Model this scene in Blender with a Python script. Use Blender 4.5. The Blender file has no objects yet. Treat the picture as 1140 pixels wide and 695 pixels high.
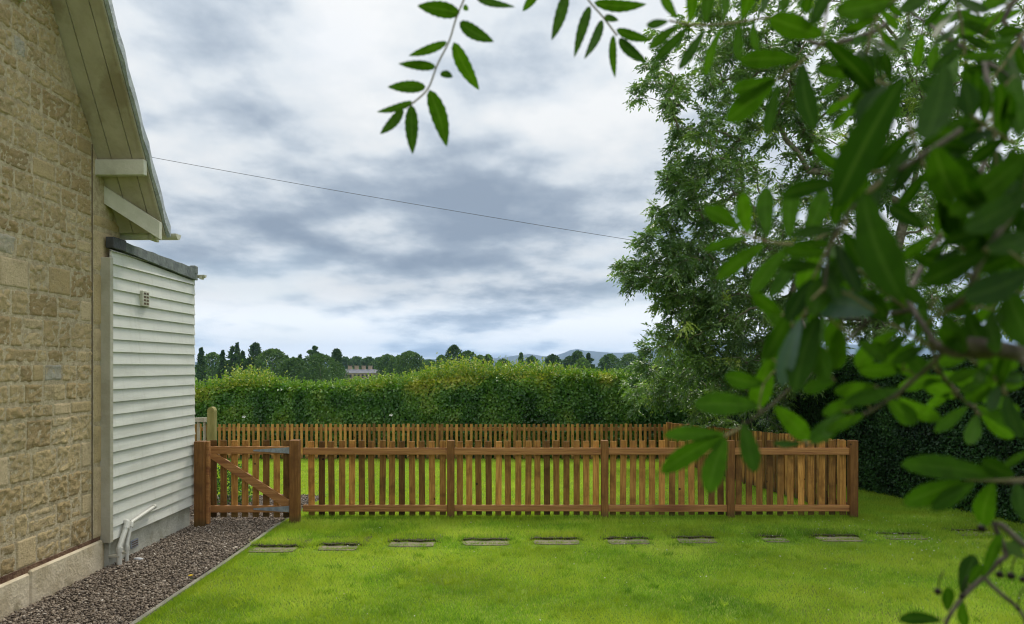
import bpy, math, random
import numpy as np
from mathutils import Vector, Matrix
S = bpy.context.scene
C = S.collection
R = math.radians
random.seed(7)
rng = np.random.default_rng(11)

# ------------------------------------------------------------------ camera
F, CX, HY, CH = 855.0, 567.0, 407.0, 1.7          # focal length in photo pixels, vanishing point, eye height
cd = bpy.data.cameras.new('camera'); cam = bpy.data.objects.new('camera', cd); C.objects.link(cam)
cam.location = (0, 0, CH); cam.rotation_euler = (R(90), 0, 0)
cd.sensor_width = 36; cd.lens = 36 * F / 1140
cd.shift_x = (570 - CX) / 1140; cd.shift_y = (HY - 347.5) / 1140
cd.clip_start = .02; cd.clip_end = 30000
cd.dof.use_dof = True; cd.dof.focus_distance = 10.0; cd.dof.aperture_fstop = 6.5
S.camera = cam
S.view_settings.view_transform = 'Standard'; S.view_settings.look = 'None'
S.view_settings.exposure = 0.66; S.view_settings.gamma = 1
S.render.resolution_x = 1024; S.render.resolution_y = 624
try:
    S.cycles.volume_bounces = 0; S.cycles.max_bounces = 8; S.cycles.transparent_max_bounces = 8
    S.cycles.volume_step_rate = 10; S.cycles.filter_width = 1.1
except Exception: pass

# ------------------------------------------------------------------ sky: nishita sky behind a deck of cloud
SUN_EL, SUN_AZ = 52, 18                            # azimuth measured from +Y towards +X
w = bpy.data.worlds.new('World'); S.world = w; w.use_nodes = True
nt = w.node_tree; nt.nodes.clear()
def N(t, nt_=None, **k):
    n = (nt_ or nt).nodes.new(t)
    for a, b in k.items(): setattr(n, a, b)
    return n
def L(a, b, nt_=None): (nt_ or nt).links.new(a, b)
out = N('ShaderNodeOutputWorld'); bg = N('ShaderNodeBackground'); bg.inputs[1].default_value = .1
L(bg.outputs[0], out.inputs[0])
sky = N('ShaderNodeTexSky', sky_type='NISHITA'); sky.sun_disc = False
sky.sun_elevation = R(SUN_EL); sky.sun_rotation = R(SUN_AZ); sky.ozone_density = 1.2
tc = N('ShaderNodeTexCoord'); sep = N('ShaderNodeSeparateXYZ'); L(tc.outputs['Generated'], sep.inputs[0])
def M(op, a, b=None, c=None, clamp=False, T=None):
    T = T or nt
    n = T.nodes.new('ShaderNodeMath'); n.operation = op; n.use_clamp = clamp
    for i, v in enumerate((a, b, c)):
        if v is None: continue
        if isinstance(v, (int, float)): n.inputs[i].default_value = v
        else: T.links.new(v, n.inputs[i])
    return n.outputs[0]
def ramp(val, stops, T=None, interp='EASE'):
    T = T or nt
    n = T.nodes.new('ShaderNodeValToRGB'); n.color_ramp.interpolation = interp
    el = n.color_ramp.elements
    while len(el) < len(stops): el.new(.5)
    for e, (p, c) in zip(el, stops):
        e.position = p; e.color = (c if len(c) == 4 else (*c, 1)) if isinstance(c, tuple) else (c, c, c, 1)
    T.links.new(val, n.inputs[0]); return n.outputs[0]
def mixc(f, a, b, T=None, blend='MIX'):
    T = T or nt
    n = T.nodes.new('ShaderNodeMix'); n.data_type = 'RGBA'; n.blend_type = blend
    for i, v in ((0, f), (6, a), (7, b)):
        if isinstance(v, (int, float)): n.inputs[i].default_value = v
        elif isinstance(v, tuple): n.inputs[i].default_value = (*v[:3], 1)
        else: T.links.new(v, n.inputs[i])
    return n.outputs[2]
zc = M('MAXIMUM', sep.outputs[2], 0.0)
def noise(vec, scale, det=6, rough=.55, dist=0, T=None, lac=2.0):
    T = T or nt
    n = T.nodes.new('ShaderNodeTexNoise'); n.inputs['Scale'].default_value = scale
    n.inputs['Detail'].default_value = det; n.inputs['Roughness'].default_value = rough
    n.inputs['Distortion'].default_value = dist; n.inputs['Lacunarity'].default_value = lac
    if vec is not None: T.links.new(vec, n.inputs['Vector'])
    return n.outputs[0]
def cloud_at(dz):
    """cloud density looked up on a high flat deck; dz lifts the line of sight to shade the undersides"""
    zz = M('ADD', M('ADD', zc, dz), .17)
    cmb = N('ShaderNodeCombineXYZ'); L(M('DIVIDE', sep.outputs[0], zz), cmb.inputs[0]); L(M('DIVIDE', sep.outputs[1], zz), cmb.inputs[1]); cmb.inputs[2].default_value = 3.7
    mp = N('ShaderNodeMapping'); mp.inputs['Location'].default_value = SKY_OFF; mp.inputs['Scale'].default_value = (.95, .78, 1); L(cmb.outputs[0], mp.inputs[0])
    big = noise(mp.outputs[0], .8, 3, .5, .1); mid = noise(mp.outputs[0], 2.7, 9, .52, .0)
    return M('ADD', M('MULTIPLY', big, .62), M('MULTIPLY', mid, .38)), mp.outputs[0]
SKY_OFF = (2.1, 5.3, 0)
dens, mv = cloud_at(0.0); dup, _ = cloud_at(.02)
lit = M('MULTIPLY', M('SUBTRACT', dens, dup), 4.2)                 # sun side of each billow
thin = noise(mv, .8, 3, .5)
thick = ramp(zc, [(0.0, .10), (.05, .20), (.085, .64), (.16, .68), (.26, .55), (.36, .40), (.5, .30), (1, .25)])
dd = M('ADD', M('ADD', M('MULTIPLY', M('SUBTRACT', dens, .5), 2.7), .5), M('MULTIPLY', M('SUBTRACT', thick, .5), .62))
dd = M('SUBTRACT', dd, lit)
ccol = ramp(dd, [(.26, (5.6, 5.68, 5.7)), (.38, (5.1, 5.28, 5.4)), (.48, (4.6, 4.9, 5.15)), (.60, (3.5, 3.9, 4.35)), (.74, (2.5, 2.92, 3.45)), (.92, (1.9, 2.3, 2.85))], interp='LINEAR')
gain = M('ADD', M('ADD', ramp(zc, [(.1, 0.0), (.42, .12), (1, 1.0)]), .98), ramp(zc, [(0, .62), (.05, .38), (.10, .0)]))
cg = N('ShaderNodeVectorMath', operation='SCALE'); L(ccol, cg.inputs[0]); L(gain, cg.inputs['Scale'])
cover = ramp(thin, [(.36, .86), (.48, 1.0)])
sc_ = mixc(cover, sky.outputs[0], cg.outputs[0])
L(sc_, bg.inputs[0])

sd = bpy.data.lights.new('sun', 'SUN'); sd.energy = 1.5; sd.angle = R(14); sd.color = (1, .93, .80)
sun = bpy.data.objects.new('sun', sd); C.objects.link(sun)
dv = Vector((math.sin(R(SUN_AZ)) * math.cos(R(SUN_EL)), math.cos(R(SUN_AZ)) * math.cos(R(SUN_EL)), math.sin(R(SUN_EL))))
sun.rotation_euler = dv.to_track_quat('Z', 'Y').to_euler()

# ------------------------------------------------------------------ helpers
def P(px, py, Y):
    return Vector(((px - CX) * Y / F, Y, CH - (py - HY) * Y / F))
def tag(o, label=None, cat=None, group=None, kind=None):
    if label: o['label'] = label
    if cat: o['category'] = cat
    if group: o['group'] = group
    if kind: o['kind'] = kind
    return o
def empty(name, loc=(0, 0, 0)):
    o = bpy.data.objects.new(name, None); C.objects.link(o); o.location = loc; o.empty_display_size = .1
    bpy.context.view_layer.update()
    return o
def link(name, me, m, parent=None):
    o = bpy.data.objects.new(name, me); C.objects.link(o)
    if m is not None and not me.materials: me.materials.append(m)
    if parent is not None:
        o.parent = parent
        o.matrix_parent_inverse = parent.matrix_world.inverted()
    return o
def np_mesh(name, V, Fc, m, parent=None, rnd=None, smooth=False, extra=None):
    """V (n,3); Fc (m,k) all faces same size; rnd one float per face"""
    V = np.asarray(V, dtype=np.float32); Fc = np.asarray(Fc, dtype=np.int32)
    me = bpy.data.meshes.new(name); k = Fc.shape[1]
    me.vertices.add(len(V)); me.vertices.foreach_set('co', V.ravel())
    me.loops.add(Fc.size); me.loops.foreach_set('vertex_index', Fc.ravel())
    me.polygons.add(len(Fc)); me.polygons.foreach_set('loop_start', np.arange(0, Fc.size, k, dtype=np.int32))
    me.polygons.foreach_set('loop_total', np.full(len(Fc), k, dtype=np.int32))
    if smooth: me.polygons.foreach_set('use_smooth', np.ones(len(Fc), dtype=bool))
    me.update(calc_edges=True)
    if rnd is not None:
        a = me.attributes.new('rnd', 'FLOAT', 'FACE'); a.data.foreach_set('value', np.asarray(rnd, dtype=np.float32))
    if extra is not None:
        for kx, vx in extra.items():
            a = me.attributes.new(kx, 'FLOAT', 'FACE'); a.data.foreach_set('value', np.asarray(vx, dtype=np.float32))
    return link(name, me, m, parent)
class MB:
    def __init__(s): s.v = []; s.f = []
    def add(s, vs, fs):
        b = len(s.v); s.v += [tuple(v) for v in vs]; s.f += [tuple(b + i for i in f) for f in fs]; return s
    def box(s, a, b, bev=0, jit=0):
        x0, y0, z0 = a; x1, y1, z1 = b
        if x0 > x1: x0, x1 = x1, x0
        if y0 > y1: y0, y1 = y1, y0
        if z0 > z1: z0, z1 = z1, z0
        if bev <= 0:
            vs = [(x0,y0,z0),(x1,y0,z0),(x1,y1,z0),(x0,y1,z0),(x0,y0,z1),(x1,y0,z1),(x1,y1,z1),(x0,y1,z1)]
            return s.add(vs, [(0,3,2,1),(4,5,6,7),(0,1,5,4),(1,2,6,5),(2,3,7,6),(3,0,4,7)])
        import bmesh
        bm = bmesh.new(); bmesh.ops.create_cube(bm, size=1)
        for v in bm.verts:
            v.co.x = x0 if v.co.x < 0 else x1; v.co.y = y0 if v.co.y < 0 else y1; v.co.z = z0 if v.co.z < 0 else z1
        bmesh.ops.bevel(bm, geom=bm.edges[:], offset=bev, segments=1, affect='EDGES')
        bm.verts.index_update()
        s.add([v.co for v in bm.verts], [[v.index for v in f.verts] for f in bm.faces]); bm.free(); return s
    def prism(s, poly, axis, a, b):
        """poly in the two other axes; extruded along axis from a to b"""
        n = len(poly)
        def mk(p, t):
            if axis == 'x': return (t, p[0], p[1])
            if axis == 'y': return (p[0], t, p[1])
            return (p[0], p[1], t)
        vs = [mk(p, a) for p in poly] + [mk(p, b) for p in poly]
        fs = [tuple(range(n)), tuple(range(2*n-1, n-1, -1))] + [(i, i+n, (i+1) % n + n, (i+1) % n) for i in range(n)]
        return s.add(vs, fs)
    def tube(s, pts, rad, seg=8, cap=True):
        pts = [Vector(p) for p in pts]
        if not hasattr(rad, '__len__'): rad = [rad] * len(pts)
        rings = []; up = Vector((0, 0, 1)); prev = None
        for i, p in enumerate(pts):
            d = (pts[min(i+1, len(pts)-1)] - pts[max(i-1, 0)]).normalized()
            if prev is None:
                a = d.cross(up if abs(d.z) < .9 else Vector((1, 0, 0))).normalized()
            else:
                a = (prev - d * prev.dot(d)); a = a.normalized() if a.length > 1e-6 else d.orthogonal().normalized()
            prev = a; b = d.cross(a)
            rings.append([p + (a * math.cos(2*math.pi*k/seg) + b * math.sin(2*math.pi*k/seg)) * rad[i] for k in range(seg)])
        vs = [v for r in rings for v in r]; fs = []
        for i in range(len(pts)-1):
            for k in range(seg):
                fs.append((i*seg+k, i*seg+(k+1) % seg, (i+1)*seg+(k+1) % seg, (i+1)*seg+k))
        if cap:
            fs.append(tuple(range(seg-1, -1, -1))); fs.append(tuple((len(pts)-1)*seg+k for k in range(seg)))
        return s.add(vs, fs)
    def build(s, name, m, parent=None, smooth=False):
        import bmesh
        me = bpy.data.meshes.new(name); me.from_pydata(s.v, [], s.f)
        bm = bmesh.new(); bm.from_mesh(me); bmesh.ops.recalc_face_normals(bm, faces=bm.faces[:]); bm.to_mesh(me); bm.free()
        if smooth:
            me.polygons.foreach_set('use_smooth', np.ones(len(me.polygons), dtype=bool))
        me.update()
        return link(name, me, m, parent)
def smoothpath(pts, n=5):
    pts = [Vector(p) for p in pts]; o = []
    for i in range(len(pts)-1):
        p0 = pts[max(i-1, 0)]; p1 = pts[i]; p2 = pts[i+1]; p3 = pts[min(i+2, len(pts)-1)]
        for k in range(n):
            t = k / n
            o.append(.5*((2*p1) + (p2-p0)*t + (2*p0-5*p1+4*p2-p3)*t*t + (3*p1-p0-3*p2+p3)*t**3))
    o.append(pts[-1]); return o
def hsh(ix, iy, iz, s=0):
    n = (ix.astype(np.int64)*374761393 + iy.astype(np.int64)*668265263 + iz.astype(np.int64)*2147483647 + s*974634777) & 0xffffffff
    n = ((n ^ (n >> 13)) * 1274126177) & 0xffffffff
    return ((n ^ (n >> 16)) & 0xffff) / 65535.0
def vn(x, y, z=None, s=0):
    x = np.asarray(x, float); y = np.asarray(y, float); z = np.zeros_like(x) if z is None else np.asarray(z, float) + 0*x
    ix, iy, iz = np.floor(x), np.floor(y), np.floor(z)
    fx, fy, fz = x-ix, y-iy, z-iz
    fx, fy, fz = fx*fx*(3-2*fx), fy*fy*(3-2*fy), fz*fz*(3-2*fz)
    r = 0
    for a in (0, 1):
        for b in (0, 1):
            for c in (0, 1):
                r = r + hsh(ix+a, iy+b, iz+c, s) * (fx if a else 1-fx) * (fy if b else 1-fy) * (fz if c else 1-fz)
    return r
def fbm(x, y, z=None, o=4, s=0):
    r = 0; t = 0
    for i in range(o):
        k = 2.0**i; r = r + vn(x*k, y*k, None if z is None else z*k, s+i) / k; t += 1/k
    return r / t

# ------------------------------------------------------------------ materials
def newmat(name):
    m = bpy.data.materials.new(name); m.use_nodes = True; T = m.node_tree
    b = T.nodes['Principled BSDF']; return m, T, b
def surf(name, c1, c2, scale=6, rough=.8, bump=.3, bscale=40, det=6, dist=.02, c3=None, s3=1.2, stretch=None, attr=None, spec=.3, metal=0, objrnd=0, lo=.35, hi=.65):
    m, T, b = newmat(name)
    g = N('ShaderNodeTexCoord', T); vec = g.outputs['Object']
    if stretch:
        q = N('ShaderNodeMapping', T); q.inputs['Scale'].default_value = stretch; L(vec, q.inputs[0], T); vec = q.outputs[0]
    if objrnd:
        oi = N('ShaderNodeObjectInfo', T); va = N('ShaderNodeVectorMath', T, operation='ADD'); cx = N('ShaderNodeCombineXYZ', T)
        mm = M('MULTIPLY', oi.outputs['Random'], 37.0, T=T); L(mm, cx.inputs[0], T); L(mm, cx.inputs[2], T)
        L(vec, va.inputs[0], T); L(cx.outputs[0], va.inputs[1], T); vec = va.outputs[0]
    n1 = noise(vec, scale, det, .6, T=T)
    f = ramp(n1, [(lo, 0.0), (hi, 1.0)], T)
    col = mixc(f, c1, c2, T)
    if c3 is not None:
        n3 = noise(vec, s3, 5, .6, T=T); col = mixc(ramp(n3, [(.5, 0.0), (.68, 1.0)], T), col, c3, T)
    if objrnd:
        v = M('ADD', M('MULTIPLY', oi.outputs['Random'], objrnd), 1 - objrnd/2, T=T)
        hs = N('ShaderNodeHueSaturation', T); L(v, hs.inputs['Value'], T); L(col, hs.inputs['Color'], T); col = hs.outputs[0]
    if attr:
        a = N('ShaderNodeAttribute', T); a.attribute_name = attr
        v = M('ADD', M('MULTIPLY', a.outputs['Fac'], .7, T=T), .65, T=T)
        hs = N('ShaderNodeHueSaturation', T); L(v, hs.inputs['Value'], T); L(col, hs.inputs['Color'], T); col = hs.outputs[0]
    L(col, b.inputs['Base Color'], T)
    b.inputs['Roughness'].default_value = rough; b.inputs['Specular IOR Level'].default_value = spec; b.inputs['Metallic'].default_value = metal
    if bump:
        nb = noise(vec, bscale, 5, .6, T=T)
        bp = N('ShaderNodeBump', T); bp.inputs['Strength'].default_value = bump; bp.inputs['Distance'].default_value = dist
        L(nb, bp.inputs['Height'], T); L(bp.outputs[0], b.inputs['Normal'], T)
    return m
def leafmat(name, stops, trans=.35, rough=.45, spec=.4, patch=None, tcol=None):
    """colour from the per-face value 'rnd'; part of the light passes through the blade"""
    m, T, b = newmat(name)
    a = N('ShaderNodeAttribute', T); a.attribute_name = 'rnd'
    col = ramp(a.outputs['Fac'], stops, T, 'LINEAR')
    if patch:
        g = N('ShaderNodeTexCoord', T); pn = noise(g.outputs['Object'], patch[0], 4, .6, T=T)
        col = mixc(ramp(pn, [(.36, 0.0), (.66, patch[2])], T), col, patch[1], T)
    L(col, b.inputs['Base Color'], T); b.inputs['Roughness'].default_value = rough; b.inputs['Specular IOR Level'].default_value = spec
    tr = N('ShaderNodeBsdfTranslucent', T)
    tcc = mixc(1.0, col, tcol or (1.25, 1.5, .45), T, 'MULTIPLY'); L(tcc, tr.inputs[0], T)
    mx = N('ShaderNodeMixShader', T); mx.inputs[0].default_value = trans
    L(b.outputs[0], mx.inputs[1], T); L(tr.outputs[0], mx.inputs[2], T)
    L(mx.outputs[0], T.nodes['Material Output'].inputs[0], T)
    return m

# ------------------------------------------------------------------ terrain
def ground(x, y):
    x = np.asarray(x, float); y = np.asarray(y, float)
    t = np.clip((y - 8.6) / 9.4, 0, 1); z = -.49 * t
    t2 = np.clip((y - 19) / 170, 0, 1); z = z - 9.6 * t2 * t2 * (3 - 2*t2)
    side = np.clip((np.abs(x) - 14) / 200, 0, 1); z = z - 8 * side*side*(3-2*side) * (1 - t2)
    return z
def axis_coords(lim, n):
    t = np.linspace(-1, 1, n); return np.sign(t) * (np.abs(t)*12 + (lim-12) * np.abs(t)**7)
xs = axis_coords(9000, 121)
ys = np.concatenate([np.linspace(-400, -10, 8), np.linspace(-6, 22, 29), 22 + (9300-22)*np.linspace(0.02, 1, 60)**4])
XX, YY = np.meshgrid(xs, ys); ZZ = ground(XX, YY) - .004
nx, ny = len(xs), len(ys)
idx = np.arange(nx*ny).reshape(ny, nx)
fc = np.stack([idx[:-1, :-1], idx[:-1, 1:], idx[1:, 1:], idx[1:, :-1]], -1).reshape(-1, 4)
lawn_m = surf('turf_soil', (.10, .18, .018), (.19, .28, .035), scale=3, bump=.8, bscale=60, rough=.95, spec=.1, c3=(.13, .16, .035), s3=.6)
g_o = np_mesh('ground', np.stack([XX, YY, ZZ], -1).reshape(-1, 3), fc, lawn_m, smooth=True); tag(g_o, kind='structure')

# gravel bed beside the house and through the gate
gravel_base = surf('gravel_dust', (.07, .055, .045), (.15, .12, .10), scale=30, bump=1, bscale=120)
b = MB(); b.add([(-3.6, -2, .004), (-2.445, -2, .004), (-2.445, 8.6, .004), (-3.6, 8.6, .004)], [(0, 1, 2, 3)])
b.add([(-4.6, 8.6, .004), (-2.445, 8.6, .004), (-2.52, 10.6, -.10), (-4.6, 10.6, -.10)], [(0, 1, 2, 3)])
tag(b.build('path', gravel_base), kind='structure')
m, T, bb = newmat('gravel_stones')
a = N('ShaderNodeAttribute', T); a.attribute_name = 'rnd'
gc = ramp(a.outputs['Fac'], [(0, (.05, .037, .025)), (.3, (.12, .09, .062)), (.55, (.20, .152, .108)), (.8, (.31, .25, .19)), (.95, (.52, .46, .38)), (1, (.64, .6, .52))], T, 'LINEAR')
L(gc, bb.inputs['Base Color'], T); bb.inputs['Roughness'].default_value = .75
gravel_m = m
import bmesh
bm = bmesh.new(); bmesh.ops.create_icosphere(bm, subdivisions=1, radius=1); bm.verts.index_update()
ICV = np.array([v.co[:] for v in bm.verts]); ICF = np.array([[v.index for v in f.verts] for f in bm.faces]); bm.free()
def pebbles(cx, cy, cz, size):
    n = len(cx); sc = np.stack([rng.uniform(.8, 1.5, n), rng.uniform(.7, 1.2, n), rng.uniform(.45, .8, n)], -1) * size[:, None]
    v = ICV[None] * (1 + rng.uniform(-.28, .28, (n, len(ICV), 1))) * sc[:, None, :]
    th = rng.uniform(0, 6.28, n); c, s = np.cos(th)[:, None], np.sin(th)[:, None]
    tl = rng.uniform(-.5, .5, n)[:, None]
    x, y, z = v[..., 0], v[..., 1], v[..., 2]
    z2 = z*np.cos(tl) + x*np.sin(tl); x = x*np.cos(tl) - z*np.sin(tl); z = z2
    V = np.stack([x*c - y*s + cx[:, None], x*s + y*c + cy[:, None], z + cz[:, None]], -1)
    Fs = ICF[None] + (np.arange(n) * len(ICV))[:, None, None]
    return V.reshape(-1, 3), Fs.reshape(-1, 3)
n1 = 30000
gx = rng.uniform(-3.45, -2.47, n1); gy = 3.0 + (8.7-3.0)*rng.random(n1)
n2 = 6000
gx2 = rng.uniform(-4.4, -2.5, n2); gy2 = rng.uniform(8.6, 10.6, n2)
gx = np.concatenate([gx, gx2]); gy = np.concatenate([gy, gy2])
keep = ~((gx > -2.47 - (gy-8.6)*.02*(gy > 8.6)) | ((gx < -3.35) & (gy < 8.1)))
gx, gy = gx[keep], gy[keep]
gs = rng.uniform(.005, .0115, len(gx)); gs[rng.random(len(gx)) < .04] *= 1.5
V, Fs = pebbles(gx, gy, ground(gx, gy) + .006 + rng.uniform(0, .016, len(gx)) + .012*fbm(gx*2, gy*2), gs)
g_o = np_mesh('gravel', V, Fs, gravel_m, rnd=np.repeat(np.clip(rng.beta(2.2, 2.6, len(gx)), 0, 1), len(ICF))); tag(g_o, kind='stuff')

# thin timber edging between gravel and lawn
edge_m = surf('weathered_edging', (.17, .16, .13), (.29, .27, .22), scale=12, bump=.4, bscale=50, stretch=(1, .2, 1))
b = MB(); yy = np.linspace(2.0, 8.24, 40)
for i in range(len(yy)-1):
    o1, o2 = .008*math.sin(yy[i]*2.1), .008*math.sin(yy[i+1]*2.1)
    b.add([(-2.462+o1, yy[i], -.05), (-2.425+o1, yy[i], -.05), (-2.425+o2, yy[i+1], -.05), (-2.462+o2, yy[i+1], -.05),
           (-2.462+o1, yy[i], .022), (-2.425+o1, yy[i], .022), (-2.425+o2, yy[i+1], .022), (-2.462+o2, yy[i+1], .022)],
          [(4, 5, 6, 7), (0, 1, 5, 4), (2, 3, 7, 6), (1, 2, 6, 5), (3, 0, 4, 7)])
tag(b.build('lawn_edging', edge_m), 'thin weathered grey edging board between the brown gravel and the lawn', 'edging')

# ------------------------------------------------------------------ stepping stones
slab_m = surf('slab_stone', (.17, .145, .09), (.25, .215, .14), scale=9, bump=.6, bscale=60, c3=(.12, .13, .06), s3=5)
ords = ['first', 'second', 'third', 'fourth', 'fifth', 'sixth', 'seventh', 'eighth', 'ninth', 'tenth', 'eleventh']
slab_px = [(268, 330, 612), (355, 399, 610), (433, 485, 606), (515, 567, 604.5), (593, 645, 603.5), (676, 723, 603), (754, 797, 602), (849, 876, 601), (909, 958, 600), (980, 1030, 598), (1062, 1108, 594)]
slabs = []
for i, (a_, b_, y_) in enumerate(slab_px):
    Y = F * CH / (y_ - HY); x0 = (a_ - CX)*Y/F; x1 = (b_ - CX)*Y/F
    slabs.append((x0, x1, Y - .075, Y + .10))
    mb = MB(); n = 14; pts = []
    for k in range(n):
        t = 2*math.pi*k/n; cx, sx = math.cos(t), math.sin(t)
        ux = math.copysign(abs(cx)**.35, cx); uy = math.copysign(abs(sx)**.35, sx)
        pts.append(((x0+x1)/2 + ux*(x1-x0)/2*(1+random.uniform(-.05, .05)), Y + .01 + uy*.115*(1+random.uniform(-.06, .06))))
    mb.prism(pts, 'z', -.05, .004)
    o = mb.build('stepping_stone', slab_m)
    tag(o, 'flat sunken stone slab in the lawn, %s in the row counting from the gravel edge' % ords[i], 'stepping stone', 'stepping stones across the lawn')

soil_m = surf('soil_shade_lip', (.035, .028, .015), (.06, .05, .022), scale=20, bump=.6)  # cut soil edge, kept dark to paint the shadow line behind each slab
def lip(x, y):
    z = np.zeros_like(x)
    for (a_, b_, c_, d_) in slabs:
        w_ = np.clip(np.minimum(x-a_+.05, b_+.05-x)/.05, 0, 1); t = np.where(y > d_-.035, np.clip(1-(y-d_)/.4, 0, 1), 0)
        z = np.maximum(z, .022*w_*t)
    return z
b = MB()
for (a_, b_, c_, d_) in slabs:
    nn_ = 9; xs_ = np.linspace(a_-.05, b_+.05, nn_); hs_ = [.022*min(1, (x_-a_+.05)/.05, (b_+.05-x_)/.05) for x_ in xs_]; f_ = [d_-.02+.014*math.sin(x_*31)+random.uniform(-.008, .008) for x_ in xs_]
    vs = [(x_, y_, -.003) for x_, y_ in zip(xs_, f_)] + [(x_, y_-.006, h_) for x_, y_, h_ in zip(xs_, f_, hs_)] + [(x_, d_+.4, -.002) for x_ in xs_]
    b.add(vs, [(i, i+1, nn_+i+1, nn_+i) for i in range(nn_-1)] + [(nn_+i, nn_+i+1, 2*nn_+i+1, 2*nn_+i) for i in range(nn_-1)])
tag(b.build('soil', soil_m), kind='structure')

# ------------------------------------------------------------------ grass
def blades(cx, cy, h, wd, lean, zoff=0.0):
    n = len(cx); th = rng.uniform(0, 6.28, n); wx, wy = np.cos(th)*wd/2, np.sin(th)*wd/2
    la = rng.uniform(0, 6.28, n); lx, ly = np.cos(la)*lean*h, np.sin(la)*lean*h
    z0 = ground(cx, cy) + zoff - .004 + (lip(cx, cy) if len(cx) > 300000 else 0)
    V = np.stack([np.stack([cx-wx, cy-wy, z0], -1), np.stack([cx+wx, cy+wy, z0], -1), np.stack([cx+lx, cy+ly, z0+h], -1)], 1).reshape(-1, 3)
    return V, np.arange(3*n).reshape(-1, 3)
grass_m = leafmat('grass_blades', [(0, (.08, .20, .02)), (.35, (.20, .38, .035)), (.7, (.38, .55, .07)), (.93, (.54, .64, .13)), (1, (.6, .57, .26))], trans=.48, rough=.6, spec=.12, patch=(1.1, (.34, .42, .04), .6), tcol=(1.2, 1.2, .45))
def field(n, x0, x1, y0, y1, hr, wr, pw=1.0, dense=None):
    y = y0 + (y1-y0) * rng.random(n)**pw
    x = rng.uniform(x0, x1, n); return x, y
parts = []
x, y = field(470000, -2.43, 5.6, 3.6, 8.6, 0, 0, 1.25)
vis = (x/y > -.70) & (x/y < .70); x, y = x[vis], y[vis]
ins = np.zeros(len(x), bool); near = np.zeros(len(x)); back = np.zeros(len(x), bool)
for (a_, b_, c_, d_) in slabs:
    ins |= (np.minimum(np.minimum(x-a_, b_-x), np.minimum((y-c_-.01), (d_-y)+.02)) > .035*vn(x*22, y*22))
    near = np.maximum(near, ((x > a_-.03) & (x < b_+.03) & (y > c_-.18) & (y < c_+.05)).astype(float))
    back |= (x > a_-.06) & (x < b_+.06) & (y > d_-.035) & (y < d_+.07)
k = ~(ins & (rng.random(len(x)) > .035 + .02*np.clip(x+1, 0, 5))); x, y, near, back = x[k], y[k], near[k], back[k]
p = fbm(x*1.3, y*1.3, o=3); st = .5 + .5*np.sin((x*.35 + y*1.0)*2*math.pi/1.3 + p*3)
clump = fbm(x*9, y*9, o=2); h = rng.uniform(.012, .036, len(x)) * (.45 + .5*p + .55*clump) * (1 - .65*near) * (1 + .8*back) * (1 + .35*(y > 7.6))
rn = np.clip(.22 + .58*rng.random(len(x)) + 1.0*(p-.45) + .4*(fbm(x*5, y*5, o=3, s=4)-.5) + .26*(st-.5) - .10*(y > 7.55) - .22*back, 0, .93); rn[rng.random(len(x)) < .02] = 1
V1, F1 = blades(x, y, h, rng.uniform(.003, .0065, len(x)), .6)
# beside the fence: longer tufts along its foot
xf = rng.uniform(-2.3, 4.0, 16000); yf = 8.53 + rng.normal(0, .05, 16000)
V2, F2 = blades(xf, yf, rng.uniform(.02, .065, 16000), rng.uniform(.003, .007, 16000), .5); r2 = rng.uniform(.1, .5, 16000)
# edge of the gravel
xe = -2.425 + np.abs(rng.normal(0, .03, 9000)); ye = rng.uniform(3.5, 8.3, 9000)
V3, F3 = blades(xe, ye, rng.uniform(.015, .045, 9000), rng.uniform(.003, .006, 9000), .7); r3 = rng.uniform(.15, .6, 9000)
xl = np.concatenate([rng.uniform(a_-.05, b_+.05, 330) for (a_, b_, c_, d_) in slabs] + [rng.uniform(a_-.02, b_+.02, 260) for (a_, b_, c_, d_) in slabs])
yl = np.concatenate([d_ - .022 + rng.normal(0, .012, 330) for (a_, b_, c_, d_) in slabs] + [c_ + .012 + rng.normal(0, .014, 260) for (a_, b_, c_, d_) in slabs])
V5, F5 = blades(xl, yl, rng.uniform(.012, .034, len(xl)), rng.uniform(.003, .006, len(xl)), .8, .004); r5 = rng.uniform(.1, .6, len(xl))
# rougher tufts scattered in the turf
tx, ty = rng.uniform(-2.2, 5, 420), rng.uniform(3.8, 8.3, 420); ok_ = np.ones(420, bool)
for (a_, b_, c_, d_) in slabs: ok_ &= ~((tx > a_-.05) & (tx < b_+.05) & (ty > c_-.1) & (ty < d_+.05))
tx, ty = tx[ok_], ty[ok_]; xt_ = np.repeat(tx, 34) + rng.normal(0, .022, len(tx)*34); yt_ = np.repeat(ty, 34) + rng.normal(0, .022, len(tx)*34)
V6, F6 = blades(xt_, yt_, rng.uniform(.025, .052, len(xt_)), rng.uniform(.004, .008, len(xt_)), .8); r6 = np.clip(np.repeat(rng.choice([.12, .3, .75], len(tx), p=[.45, .3, .25]), 34) + rng.uniform(-.12, .15, len(xt_)), 0, .93)
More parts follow.
